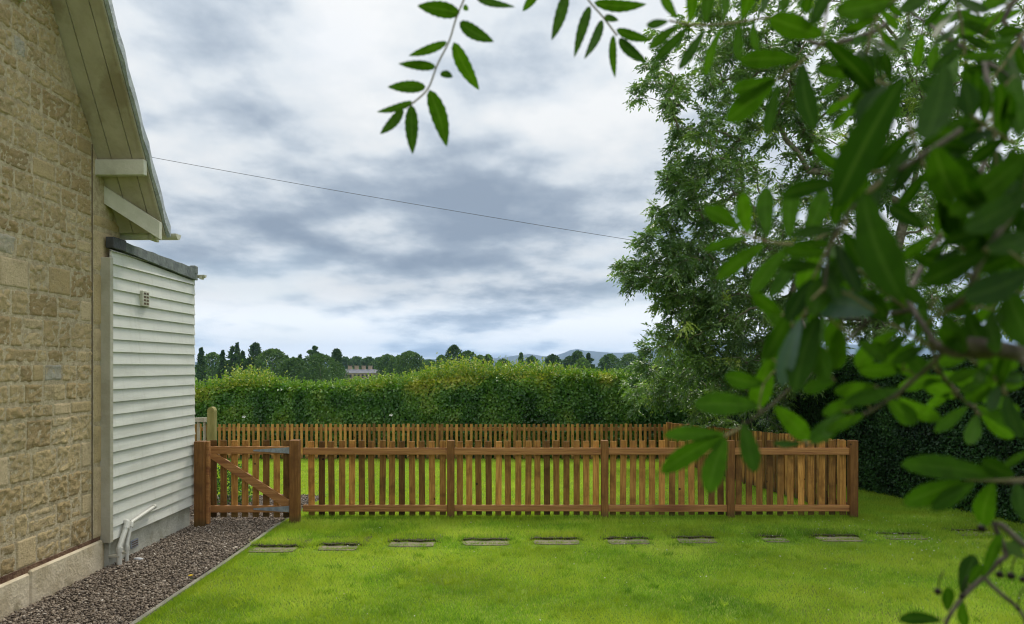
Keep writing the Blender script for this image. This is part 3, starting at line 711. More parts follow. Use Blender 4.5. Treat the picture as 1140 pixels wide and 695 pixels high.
# side fence -------------------------------------------------------
sf = empty('picket_fence', (3.72, 13, 0)); tag(sf, 'picket fence running away from the camera along the dark side hedge to the back fence', 'fence', 'wooden picket fences round the garden')
yb_, ye_ = 8.68, 17.7; sx = lambda y: 3.80 - .02*(y-8.68)
n = 80
for k in range(n):
    y = yb_ + (ye_-yb_)*(k+.5)/n
    copymesh('picket', pk, None, sf, (sx(y), y, float(ground(0, y)) + .03 + random.uniform(-.006, .006)), R(90), 0)
for k in range(1, 6):
    y = yb_ + (ye_-yb_)*k/5.0; z_ = float(ground(0, y)); MB().box((sx(y)+.012, y-.04, z_-.1), (sx(y)+.09, y+.04, z_+.87), .005).build('post', post_m, sf)
for zo in (.71, .08):
    b = MB(); y0, y1 = yb_, ye_; z0, z1 = float(ground(0, y0)), float(ground(0, y1))
    vs = []
    for (y, z_) in ((y0, z0), (y1, z1)):
        for (dx_, dz_) in ((.012, zo), (.05, zo), (.05, zo+.072), (.012, zo+.072)): vs.append((sx(y)+dx_, y, z_+dz_))
    b.add(vs, [(0, 1, 2, 3), (4, 5, 6, 7), (0, 1, 5, 4), (1, 2, 6, 5), (2, 3, 7, 6), (3, 0, 4, 7)]); b.build('rail', railY_m, sf)
# back fence -------------------------------------------------------
bf = empty('picket_fence', (-.4, 17.72, -.49)); tag(bf, 'orange brown picket fence at the back of the garden, running below the leafy hedge', 'fence', 'wooden picket fences round the garden')
x_ = 3.58; k = 0
while x_ > -7.3:
    copymesh('picket', pk2, None, bf, (x_+random.uniform(-.005, .005), 17.70, -.45 + random.uniform(-.008, .008)), 0, R(random.uniform(-.4, .4))); x_ -= .1115; k += 1
for x_ in (3.62, 1.9, .15, -1.6, -3.35, -5.1, -6.9): MB().box((x_-.04, 17.715, -.6), (x_+.04, 17.795, .325), .005).build('post', post_m, bf)
for za in (.195, -.36): MB().box((-7.3, 17.712, za), (3.6, 17.75, za+.075), .003).build('rail', rail_m, bf)

# gate --------------------------------------------------------------
gate = empty('garden_gate', (-2.8, 8.28, 0)); tag(gate, 'wooden picket garden gate with diagonal brace and long steel strap hinges', 'gate')
galv_m = surf('galvanised_steel', (.22, .25, .28), (.34, .37, .40), scale=30, bump=.1, rough=.45, metal=.4, spec=.5)
for k, px in enumerate((237.6, 248.8, 261, 272.7, 284.6, 296.3, 308, 318.8)):
    copymesh('picket', pk, None, gate, ((px-CX)*8.30/F, 8.305, .06+random.uniform(-.004, .004)), 0, 0)
xa, xb = (232.8-CX)*8.28/F, (322.4-CX)*8.28/F
for za, zb in ((.75, .828), (.118, .19)): MB().box((xa, 8.258, za), (xb, 8.294, zb), .003).build('rail', rail_m, gate)
b = MB(); a0 = Vector((xa+.02, 8.259, .75)); a1 = Vector((xb-.0, 8.259, .19)); u = (a1-a0).normalized(); nn = Vector((-u.z, 0, u.x))*.036
if nn.z < 0: nn = -nn
tk = Vector((0, .034, 0)); e1 = a0 + Vector((.0, 0, 0)); e2 = a1
vs = [e1-nn*0 + Vector((0, 0, -.0)), e1 + Vector((.075, 0, 0)), e2 + Vector((0, 0, .05)), e2 + Vector((-.06, 0, 0)) , ]
vs = [Vector((xa+.015, 8.259, .705)), Vector((xa+.015, 8.259, .749)), Vector((xa+.09, 8.259, .749)), Vector((xb-.002, 8.259, .25)), Vector((xb-.002, 8.259, .191)), Vector((xb-.08, 8.259, .191))]
b.add(vs + [v+tk for v in vs], [(0, 1, 2, 3, 4, 5), (11, 10, 9, 8, 7, 6)] + [(i, i+6, (i+1) % 6+6, (i+1) % 6) for i in range(6)]); b.build('brace', rail_m, gate)
for zc_ in (.787, .157):
    b = MB(); b.prism([(xb, zc_-.033), (xb, zc_+.033), (xb-.38, zc_+.008), (xb-.38, zc_-.008)], 'y', 8.249, 8.2565)
    b.tube([(xb+.006, 8.252, zc_-.036), (xb+.006, 8.252, zc_+.036)], .008, 8)
    for dx_ in (.05, .14, .26): b.tube([(xb-dx_, 8.25, zc_), (xb-dx_, 8.246, zc_)], .008, 8)
    b.build('strap_hinge', galv_m, gate)
gp = empty('gate_post', (-3.24, 8.08, 0)); tag(gp, 'thick brown wooden post between the clapboard wall and the gate', 'post')
MB().box((-3.30, 8.03, -.05), (-3.195, 8.13, .905), .006).build('post', post_m, gp)
MB().box((-3.194, 8.09, .03), (-3.165, 8.14, .90), .003).build('gate_stop', rail_m, gp)
MB().box((-3.335, 8.15, .75), (-3.295, 8.19, .84), .004).build('rail', rail_m, gp)

# decking with its balustrade behind the lean-to ------------------------
pale_m = surf('weathered_timber', (.36, .33, .25), (.50, .46, .36), scale=30, stretch=(1, 1, .1), bump=.4, bscale=50)
green_m = surf('green_treated_post', (.22, .20, .06), (.31, .27, .10), scale=20, stretch=(1, 1, .2), bump=.4, bscale=50)
dk = empty('deck_balustrade', (-3.63, 9.3, -.03)); tag(dk, 'pale timber deck balustrade with round topped greenish newel post behind the lean-to', 'balustrade')
nx_, ny_ = -3.60, 9.3
b = MB().box((nx_-.045, ny_-.045, -.1), (nx_+.045, ny_+.045, 1.14), .006)
b.prism([(nx_ + .045*math.cos(math.pi*k/8), 1.14 + .06*math.sin(math.pi*k/8)) for k in range(9)], 'y', ny_-.045, ny_+.045); b.build('newel_post', green_m, dk)
ex, ey = -5.4, 8.75
def alongd(t, z_): return Vector((nx_ - .045 + (ex-nx_)*t, ny_ + (ey-ny_)*t, z_))
for za, tkk, name in ((1.05, .03, 'handrail'), (.42, .025, 'bottom_rail')):
    b = MB(); u = (alongd(1, 0)-alongd(0, 0)).normalized(); sd_ = Vector((-u.y, u.x, 0))*.035; vs = []
    for t in (0, 1):
        for (s_, z_) in ((-1, za-tkk), (1, za-tkk), (1, za+tkk*.6), (-1, za+tkk*.6)): vs.append(alongd(t, z_) + sd_*s_)
    b.add(vs, [(0, 1, 2, 3), (4, 5, 6, 7), (0, 1, 5, 4), (1, 2, 6, 5), (2, 3, 7, 6), (3, 0, 4, 7)]); b.build(name, pale_m, dk)
for k in range(26):
    c = alongd((k+.6)/27, 0); MB().box((c.x-.014, c.y-.014, .43), (c.x+.014, c.y+.014, 1.03), .002).build('baluster', pale_m, dk)
MB().box((-6.5, 8.3, .24), (-4.4, 10.2, .30)).build('deck_boards', pale_m, dk)
MB().box((-6.5, 10.12, -.3), (-4.45, 10.18, .24)).build('deck_fascia', pale_m, dk)

# ------------------------------------------------------------------ leaf clouds
def leafcloud(c, d, nrm, ln, wd, fold=.25):
    """c base points, d unit direction, nrm unit normals: two triangles per leaf"""
    n = len(c); s_ = np.cross(d, nrm); s_ /= np.linalg.norm(s_, axis=1, keepdims=True)+1e-9; n2 = np.cross(s_, d)
    ln = ln[:, None]; wd = wd[:, None]
    t = c + d*ln - n2*ln*.08; mI = c + d*ln*.45
    l = mI + s_*wd*.5 + n2*wd*fold*.5; r = mI - s_*wd*.5 + n2*wd*fold*.5
    V = np.stack([c, l, t, r], 1).reshape(-1, 3); o = (np.arange(n)*4)[:, None]
    Fs = np.concatenate([o + np.array([[0, 1, 2]]), o + np.array([[0, 2, 3]])], 1).reshape(-1, 3)
    return V, Fs
def unit(v): return v/(np.linalg.norm(v, axis=1, keepdims=True)+1e-9)
def rvec(n): return unit(rng.normal(size=(n, 3)))
bark_m = surf('bark', (.10, .085, .065), (.19, .17, .135), scale=14, bump=.8, bscale=40, stretch=(1, 1, .3))
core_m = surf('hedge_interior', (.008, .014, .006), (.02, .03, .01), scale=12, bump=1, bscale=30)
def hedge(name, label, A, B, depth, topf, leaf_m, n, side=1, ls=(.035, .06), shoots=0, basef=None, lum=(.0, .55), seed=0, newg=.35):
    """a hedge whose visible face runs from A to B; the body lies on the left of A->B when side = 1"""
    A = np.array(A, float); B = np.array(B, float); Lg = np.linalg.norm(B-A); u = (B-A)/Lg; v = np.array([-u[1], u[0]])*side
    t_ = empty(name, ((A[0]+B[0])/2 + v[0]*depth/2, (A[1]+B[1])/2 + v[1]*depth/2, float(ground((A[0]+B[0])/2, (A[1]+B[1])/2)))); tag(t_, label, 'hedge', 'clipped hedges round the garden')
    def wp(s, q): return A[0]+u[0]*s+v[0]*q, A[1]+u[1]*s+v[1]*q
    def bump_(s, z): return .10*(fbm(s*1.6+seed, z*1.8+3, o=3)-.5) + .12*(fbm(s*.6+seed, z*.7, o=2)-.5)
    # solid dark core, not branches: stops see-through, inner shade put into its colour
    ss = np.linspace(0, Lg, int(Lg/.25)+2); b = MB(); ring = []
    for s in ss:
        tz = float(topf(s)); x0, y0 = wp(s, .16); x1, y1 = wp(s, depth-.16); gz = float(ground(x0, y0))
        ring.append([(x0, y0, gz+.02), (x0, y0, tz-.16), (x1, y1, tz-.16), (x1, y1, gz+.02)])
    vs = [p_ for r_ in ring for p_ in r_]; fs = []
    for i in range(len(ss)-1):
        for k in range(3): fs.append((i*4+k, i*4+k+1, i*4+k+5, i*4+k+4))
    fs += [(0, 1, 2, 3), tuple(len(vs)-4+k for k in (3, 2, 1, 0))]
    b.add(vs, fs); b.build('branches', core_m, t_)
    # leaves on front, top, back
    nf, nt_, nb_ = int(n*.66), int(n*.28), int(n*.06)
    s = rng.uniform(-.05, Lg+.05, nf+nt_+nb_)
    tz = topf(s)
    fr = np.arange(len(s)) < nf; tp = (~fr) & (np.arange(len(s)) < nf+nt_)
    dpt = rng.exponential(.055, len(s))
    q = np.where(fr, dpt, np.where(tp, rng.uniform(0, depth, len(s)), depth-dpt))
    gxy = wp(s, 0*s); gz = ground(gxy[0], gxy[1])
    hz = rng.random(len(s)); z = np.where(tp, tz - dpt, gz + (tz-gz)*hz)
    # rounded shoulder
    bb_ = bump_(s, z); q = np.where(fr, q + bb_ + .22*np.clip((z-tz+.22)/.22, 0, 1)**2, q)
    z = np.where(tp, z + bb_*.8 - .10*np.clip((.25-q)/.25, 0, 1)**2, z)
    x, y = wp(s, q)
    out_ = np.where(fr[:, None], np.array([-v[0], -v[1], .25])[None], np.where(tp[:, None], np.array([0, 0, 1.])[None], np.array([v[0], v[1], .3])[None]))
    nrm = unit(out_ + rng.normal(size=(len(s), 3))*.55); d = unit(np.cross(nrm, rvec(len(s))) + np.array([0, 0, -.25])[None]); nrm = unit(nrm - d*np.sum(nrm*d, 1, keepdims=True))
    ln = rng.uniform(ls[0], ls[1], len(s)); c = np.stack([x, y, z], -1)
    V, Fs = leafcloud(c, d, nrm, ln, ln*rng.uniform(.5, .75, len(s)))
    up = np.clip((z - tz + .38)/.38, 0, 1)
    cl = fbm(s*2.2+seed*3, z*2.2, q, o=3, s=seed)
    r = lum[0] + (lum[1]-lum[0])*(.25*rng.random(len(s)) + .75*np.clip((cl-.25)*1.9, 0, 1)) + up*newg*(.35+.9*rng.random(len(s)))*(fbm(s*.8+seed, s*0, o=2)*1.6)
    Vs, Fss, Rs = [V], [Fs], [np.repeat(np.clip(r, 0, 1), 2)]; off = len(V)
    # new shoots standing above the clipped top
    if shoots:
        sh = rng.uniform(0, Lg, shoots*3); dn = shoot_density(sh) if 'side' not in label else np.full(len(sh), .4)
        sh = sh[rng.random(len(sh)) < dn][:shoots]; dn = shoot_density(sh) if 'side' not in label else np.full(len(sh), .4)
        hq = rng.uniform(.05, .26, len(sh))*(.5+1.3*dn*dn)*np.where(rng.random(len(sh)) < .1, 1.5, 1); qq = rng.uniform(.05, min(depth, .9), len(sh))
        m_ = 11; tt = np.linspace(.1, 1, m_); lean_ = rng.normal(0, .3, (len(sh), 2))
        S_ = (sh[:, None] + lean_[:, :1]*hq[:, None]*tt[None]); Q_ = qq[:, None] + lean_[:, 1:]*hq[:, None]*tt[None]
        Z_ = topf(sh)[:, None] - .05 + (hq[:, None]+.05)*tt[None]
        xx, yy2 = wp(S_, Q_); c = np.stack([xx, yy2, Z_], -1).reshape(-1, 3); nl = len(c)
        d = unit(rng.normal(size=(nl, 3)) + np.array([0, 0, .9])); nrm = unit(np.cross(d, rvec(nl)))
        ln = rng.uniform(ls[0]*.7, ls[1]*.85, nl); V, Fs = leafcloud(c, d, nrm, ln, ln*.5)
        Vs.append(V); Fss.append(Fs+off); Rs.append(np.repeat(np.clip(.55+.4*rng.random(nl)*np.repeat(.5+dn, m_), 0, 1), 2)); off += len(V)
    np_mesh('foliage', np.concatenate(Vs), np.concatenate(Fss), leaf_m, t_, rnd=np.concatenate(Rs))
    return t_
hedge_stops = [(0, (.018, .065, .010)), (.25, (.05, .15, .02)), (.5, (.105, .235, .03)), (.7, (.15, .27, .035)), (.85, (.26, .35, .04)), (1, (.42, .42, .07))]
hedge_m = leafmat('hedge_leaf', hedge_stops, trans=.3, rough=.35, spec=.5)
HT = [(100, 428), (217, 432), (250, 431), (270, 430), (300, 430), (330, 431), (380, 430), (420, 428), (450, 425), (480, 422), (520, 419), (560, 418), (600, 418), (640, 418), (700, 417), (740, 417), (860, 417)]
HX = np.array([(p_[0]-CX)*18.2/F for p_ in HT]); HZ = np.array([CH-(p_[1]-HY)*18.2/F for p_ in HT])
def backtop(s):
    x = -9.5 + np.asarray(s, float); return np.interp(x, HX, HZ) + .05*(fbm(x*1.1, x*0+2, o=3)-.5)
def shoot_density(s):
    px = CX + (-9.5+s)*F/18.2
    return np.clip(.22 + .9*np.exp(-((px-270)/32)**2) + .75*np.exp(-((px-500)/45)**2) + .55*np.exp(-((px-590)/60)**2) + .3*np.exp(-((px-420)/30)**2), 0, 1)
hedge('hedge', 'long leafy green hedge with pale new shoots behind the back fence', (-9.5, 18.15), (5.2, 18.15), 1.3, backtop, hedge_m, 130000, side=1, shoots=2100, ls=(.045, .10), seed=3, newg=.6, lum=(.0, .85))
dark_stops = [(0, (.006, .02, .006)), (.4, (.018, .058, .012)), (.7, (.042, .11, .022)), (1, (.09, .18, .04))]
side_m = leafmat('dark_hedge_leaf', dark_stops, trans=.12, rough=.45, spec=.25)
hedge('hedge', 'tall dark green side hedge at the right of the lawn beyond the fence end', (4.35, 18.3), (5.75, 5.6), 1.5, lambda s: 1.85 + .1*(fbm(np.asarray(s, float)*.9, np.asarray(s, float)*0, o=2)-.5), side_m, 150000, side=1, ls=(.03, .055), seed=9, newg=.3, lum=(0, .7))

# little shrub behind the gate, and white flowers in the hedge
def shrub(name, label, c, r, n, m, ls=(.03, .05), cat='shrub'):
    t_ = empty(name, (c[0], c[1], c[2])); tag(t_, label, cat)
    u_ = rvec(n); u_[:, 2] = np.abs(u_[:, 2]); rr_ = np.array(r)*(.55+.5*rng.random((n, 1)))
    cc = np.array(c) + u_*rr_; d = unit(u_ + rng.normal(size=(n, 3))*.7); nr = unit(np.cross(d, rvec(n))); ln = rng.uniform(*ls, n)
    V, Fs = leafcloud(cc, d, nr, ln, ln*.5); np_mesh('foliage', V, Fs, m, t_, rnd=np.repeat(rng.uniform(.1, .6, n), 2))
    b = MB()
    for k in range(7):
        a_ = k*.9; b.tube([(c[0], c[1], c[2]-.02), (c[0]+r[0]*.3*math.cos(a_), c[1]+r[1]*.3*math.sin(a_), c[2]+r[2]*.4), (c[0]+r[0]*.6*math.cos(a_), c[1]+r[1]*.6*math.sin(a_), c[2]+r[2]*.8)], [.008, .006, .003], 6)
    b.build('stems', bark_m, t_)
shrub('shrub', 'small dark leafy shrub growing on the gravel behind the gate', (-3.55, 9.75, -.05), (.32, .3, .52), 1500, hedge_m)
wf = P(272, 464, 18.05); wf2 = P(435.5, 462, 18.05)
for q_, lb in ((wf, 'small white flower on the hedge above the gate'), (wf2, 'small white flower on the hedge above the middle of the back fence')):
    b = MB(); 
    for k in range(5):
        a_ = k*1.2566; d = Vector((math.cos(a_)*1.5, 0, math.sin(a_)))*.035; s_ = Vector((-math.sin(a_), 0, math.cos(a_)))*.016
        b.add([q_, q_+d*.6+s_+Vector((0, -.02, 0)), q_+d+Vector((0, -.03, 0)), q_+d*.6-s_+Vector((0, -.02, 0))], [(0, 1, 2, 3)])
    tag(b.build('white_flower', white_m), lb, 'flower')

# ------------------------------------------------------------------ the ash tree at the right
def catm(a): return np.array(a, float)
lobes = [ # px, py, Y, radius m, clusters
 (738,95,11.5,.45,15),(752,65,11.6,.5,18),(790,50,11.9,.8,34),(775,120,11.4,.5,20),(785,165,11.6,.6,40),(775,210,11.5,.6,40),(765,240,11.6,.55,30),(735,268,11.5,.42,22),(708,300,11.4,.36,16),(745,305,11.6,.5,32),
 (770,335,11.8,.55,40),(765,375,11.8,.55,40),(812,250,12.0,.6,34),(815,310,12.0,.8,56),(835,365,12.2,.8,64),(800,405,12.2,.6,40),(760,425,14.5,.7,36),(860,405,12.2,.8,56),(845,95,12.2,.7,16),(820,140,12,.5,12),(870,130,12.5,.7,14),
 (850,20,12,.9,44),(900,60,12.3,.9,34),(880,230,12.5,.8,34),(900,300,12.4,.9,56),(930,370,12.6,1.0,64),(940,10,12,1.1,50),(960,110,12.5,1.0,40),(945,190,12.6,.9,28),(1000,60,12.6,1.1,44),(1010,160,12.4,1.1,50),
 (1000,250,12.6,1.0,44),(1000,340,12.8,1.0,52),(1060,20,12.4,1.2,46),(1080,110,12.5,1.2,60),(1080,210,12.5,1.1,54),(1070,300,12.7,1.1,50),(1085,370,12.8,.9,30),(1150,60,12.5,1.3,34),(1160,180,12.6,1.3,34),(1170,300,12.6,1.2,30),
  (720,440,15.2,.5,26),(790,455,14.5,.6,30),(740,400,13.5,.6,30),(780,300,12.2,.7,30),(850,440,13,.8,40),(800,200,12.3,.6,26),
  (850,130,12.8,.8,34),(890,100,12.6,.8,34),(830,60,12.4,.7,28),(870,180,13.2,.8,30),(925,240,13,.8,30),(820,100,12.2,.6,20),
 (900,-70,12.3,1.3,34),(1020,-90,12.3,1.4,34),(1130,-80,12.4,1.4,28),(810,-30,12,.8,20),(1000,100,14,1.6,40),(1080,250,14.3,1.6,40),(900,200,14,1.3,26),(880,330,13.8,1.2,40)]
tg = []
for (px, py, Y, r_, n_) in lobes:
    c = P(px, py, Y)
    r_ = r_*1.1
    for k in range(int(n_*(1.0 if py < 260 else 1.25))):
        v_ = rvec(1)[0]*r_*(.35+.65*rng.random()**.6); v_[2] *= .85; tg.append((c.x+v_[0], c.y+v_[1]*1.3, c.z+v_[2]))
tg = np.array(tg); TB = np.array([6.25, 12.6, 0.0])
nodes = [TB, TB+[-.02, 0, .8], TB+[-.08, 0, 1.6], TB+[-.15, .02, 2.4]]; par = [-1, 0, 1, 2]
def addpath(i0, tgt, n, bend, jit=.05):
    p0 = nodes[i0]; p1 = np.array(tgt); pi = i0; d = p1-p0; Ld = np.linalg.norm(d)
    for k in range(1, n+1):
        t = k/n; q = p0 + d*t + np.array([0, 0, bend*Ld*math.sin(math.pi*t)]) + (rng.normal(size=3)*jit*Ld*.16 if k < n else 0)
        nodes.append(q); par.append(pi); pi = len(nodes)-1
    return pi
# main limbs
for (px, py, Y) in ((1040, 130, 12.6), (960, 0, 12.5), (900, 190, 12.4), (850, 120, 12.1), (1150, 100, 12.5), (880, 350, 12.4), (800, 330, 11.9), (1080, -60, 12.4), (800, 60, 11.9), (940, 270, 12.6), (1050, 250, 13.6)):
    q = np.array(P(px, py, Y)); arr = np.array(nodes); dist = np.linalg.norm(arr-q, axis=1) + 1.2*(arr[:, 2] > q[2]); j = int(np.argmin(dist[1:])+1)
    addpath(j, q, max(4, int(dist[j]/.35)), .07, .12)
order = np.argsort(np.linalg.norm(tg-np.array(nodes[3]), axis=1))
tips = []
for i in order:
    q = tg[i]; arr = np.array(nodes); dist = np.linalg.norm(arr-q, axis=1); dist = dist + .5*np.clip(arr[:, 2]-q[2], 0, 9)*0; j = int(np.argmin(dist + (np.arange(len(arr)) < 2)*9))
    tips.append(addpath(j, q, max(2, int(dist[j]/.28)), .08, .16))
cnt = np.zeros(len(nodes)); 
for t_i in tips: cnt[t_i] += 1
for i in range(len(nodes)-1, 0, -1): cnt[par[i]] += cnt[i]
rad = .0026*np.maximum(cnt, 1)**.52; rad[:4] = [.19, .16, .145, .135]
ash = empty('ash_tree', tuple(TB)); tag(ash, 'large loose ash tree with fine drooping leaves rising above the hedge on the right', 'tree')
kids = {}
for i, p_ in enumerate(par): kids.setdefault(p_, []).append(i)
twig_m = surf('ash_bark', (.16, .14, .10), (.27, .24, .18), scale=14, bump=.6, bscale=40)
tr_b = MB().tube([nodes[i] for i in range(4)], [rad[i] for i in range(4)], 12); tr_b.build('trunk', bark_m, ash, True)
stack = [(3, None)]; chains = []
starts = [(k, 3) for k in kids.get(3, [])] + [(k, j) for j in (1, 2) for k in kids.get(j, []) if k > 3]
while starts:
    i, p_ = starts.pop(); ch = [p_, i]
    while True:
        ks = kids.get(i, [])
        if not ks: break
        ks = sorted(ks, key=lambda a_: -cnt[a_]); 
        for k in ks[1:]: starts.append((k, i))
        i = ks[0]; ch.append(i)
    chains.append(ch)
chains.sort(key=lambda c: -rad[c[1]]); tw = MB()
for ci, ch in enumerate(chains):
    rs = [min(rad[ch[0]], rad[ch[1]])] + [rad[k] for k in ch[1:]]; pts = [nodes[k] for k in ch]
    sp_ = smoothpath(pts, 3) if len(pts) > 2 else pts; rs = list(np.interp(np.linspace(0, len(pts)-1, len(sp_)), range(len(pts)), rs)); pts = sp_
    if ci < 14: MB().tube(pts, rs, 8).build('limb', twig_m, ash, True)
    else: tw.tube(pts, rs, 4 if rs[0] < .01 else 6, cap=False)
tw.build('twigs', twig_m, ash, True)
# compound leaves hanging from the twig ends
def compound(base, dirv, length, npair, lsz, r):
    """arrays of base (n,3), dir (n,3): returns leaflets"""
    n = len(base); out = []
    side = unit(np.cross(dirv, np.array([0, 0, 1.]) + rng.normal(size=(n, 3))*.3)); 
    for k in range(npair*2+1):
        t = .25 + .75*(k//2)/npair if k < npair*2 else 1.0
        sg = 1 if k % 2 else -1
        pos = base + dirv*(length*t)[:, None] + np.array([0, 0, -1.])*(length*.35*t*t)[:, None]
        dd_ = dirv + np.array([0, 0, -.45])[None]; 
        d = unit(dd_*.75 + side*sg*.9 + rng.normal(size=(n, 3))*.18) if k < npair*2 else unit(dd_ + rng.normal(size=(n, 3))*.1)
        nr = unit(np.array([0, 0, 1.])[None] + rng.normal(size=(n, 3))*.45); nr = unit(nr - d*np.sum(nr*d, 1, keepdims=True))
        ln = lsz*rng.uniform(.8, 1.15, n); V, Fs = leafcloud(pos, d, nr, ln, ln*.40, .3); out.append((V, Fs, np.clip(r + rng.uniform(-.08, .08, n), 0, 1)))
    return out
Vs, Fss, Rs, off = [], [], [], 0
tp_ = np.array([nodes[i] for i in tips]); pd = unit(np.array([nodes[i]-nodes[par[i]] for i in tips]))
per = 10
base = np.repeat(tp_, per, 0); dirs = np.repeat(pd, per, 0); back_ = rng.random(len(base))*.16
base = base - dirs*back_[:, None]
dr = unit(dirs*.6 + rng.normal(size=(len(base), 3))*np.array([.8, .8, .55]) + np.array([-.05, -.1, -.1]))
tone = np.repeat(np.clip(.2 + .55*rng.random(len(tp_)) + (rng.random(len(tp_)) < .06)*.45, 0, 1), per)
for V, Fs, r_ in compound(base, dr, rng.uniform(.12, .2, len(base)), 4, .074, tone):
    Vs.append(V); Fss.append(Fs+off); Rs.append(np.repeat(r_, 2)); off += len(V)
ash_m = leafmat('ash_leaf', [(0, (.05, .10, .045)), (.35, (.11, .19, .075)), (.65, (.18, .28, .095)), (.85, (.23, .32, .09)), (1, (.38, .45, .10))], trans=.4, rough=.28, spec=.65)
np_mesh('crown', np.concatenate(Vs), np.concatenate(Fss), ash_m, ash, rnd=np.concatenate(Rs))

# ------------------------------------------------------------------ distance: trees, a mansion, hills
far_m = leafmat('far_leaf', [(0, (.035, .07, .018)), (.4, (.08, .15, .032)), (.7, (.15, .235, .045)), (1, (.26, .31, .08))], trans=.15, rough=.6, spec=.2)
def far_tree(px, ytop, wpx, kind, Y, tone, label, n=1500, gz=None):
    x = (px-CX)*Y/F; top = CH-(ytop-HY)*Y/F; wd = wpx*1.22*Y/F/2; g0 = float(ground(x, Y)) if gz is None else gz; H = top-g0
    t_ = empty('distant_tree', (x, Y, g0)); tag(t_, label, 'tree', 'distant trees beyond the hedge')
    MB().tube([(x, Y, g0-.3), (x+wd*.05, Y, g0+H*.4), (x, Y, g0+H*.85)], [H*.03, H*.022, H*.006], 6).build('trunk', bark_m, t_)
    rs = np.random.default_rng(int(px*7)); u_ = unit(rs.normal(size=(n, 3)))
    bot = g0 + H*.12; a_ = rs.random(n)*6.28
    def lump(zr, f=1.0): return .55 + .85*fbm(np.cos(a_)*1.6*f + px, np.sin(a_)*1.6*f, zr*f, o=3)
    if kind in ('round', 'oval'):
        hd = wd*(.95 if kind == 'round' else 1.7); z = top - (top-bot)*rs.random(n)**1.35; s0_ = np.clip((top-z)/hd, 0, 1); zr = (z-top)/wd*1.3
        r_ = wd*np.sqrt(1-(1-s0_)**2)*lump(zr)*rs.random(n)**.3; z = z - .25*wd*(lump(zr*0+.5, 1.7)-1)*(s0_ < .7)
        c = np.stack([x+r_*np.cos(a_), Y+r_*np.sin(a_), z], -1); br_n = fbm(np.cos(a_)*2.2+px, zr*2.2, o=2)*1.6-.3
    elif kind == 'spire':
        z = top - (top-bot)*rs.random(n)**1.1; s0_ = np.clip((top-z)/(wd*3.2), 0, 1); zr = (z-top)/wd*1.5
        r_ = wd*(s0_**.75)*lump(zr, 1.3)*(.8+.3*np.sin(z*2.2+a_))*rs.random(n)**.4; c = np.stack([x+r_*np.cos(a_), Y+r_*np.sin(a_), z-.25*r_], -1); br_n = rs.random(n)
    else:  # cedar or pine: layered plates
        npl = 15; pt = np.sort(rs.uniform(0, 1, npl)); i_ = rs.integers(0, npl, n); a0_ = rs.uniform(0, 6.28, npl); hh_ = min(wd*2.3, top-bot); L_ = wd*(.22+.85*pt)*rs.uniform(.6, 1.1, npl)
        off_ = np.stack([np.cos(a0_)*L_*.5, np.sin(a0_)*L_*.5, top - .4 - pt*hh_], -1)
        c = off_[i_] + u_*np.stack([L_[i_]*.62, L_[i_]*.62, np.full(n, hh_*.055)], -1)*(rs.random((n, 1))**.4); c[:, 0] += x; c[:, 1] += Y
        lo_ = rs.random(n) < .3; c[lo_, 2] = bot + (top-hh_*.7-bot)*rs.random(lo_.sum()); br_n = rs.random(n)
    d = unit(rs.normal(size=(n, 3))); nr = unit(np.cross(d, unit(rs.normal(size=(n, 3))))); s_ = (.4 + .45*rs.random(n))*max(.45, Y/330)
    V, Fs = leafcloud(c, d, nr, s_*1.3, s_*.9, .3)
    r_ = np.clip(tone + .25*(rs.random(n)-.5) + .25*(br_n-.5), 0, 1)
    np_mesh('crown', V, Fs, far_m, t_, rnd=np.repeat(r_, 2))
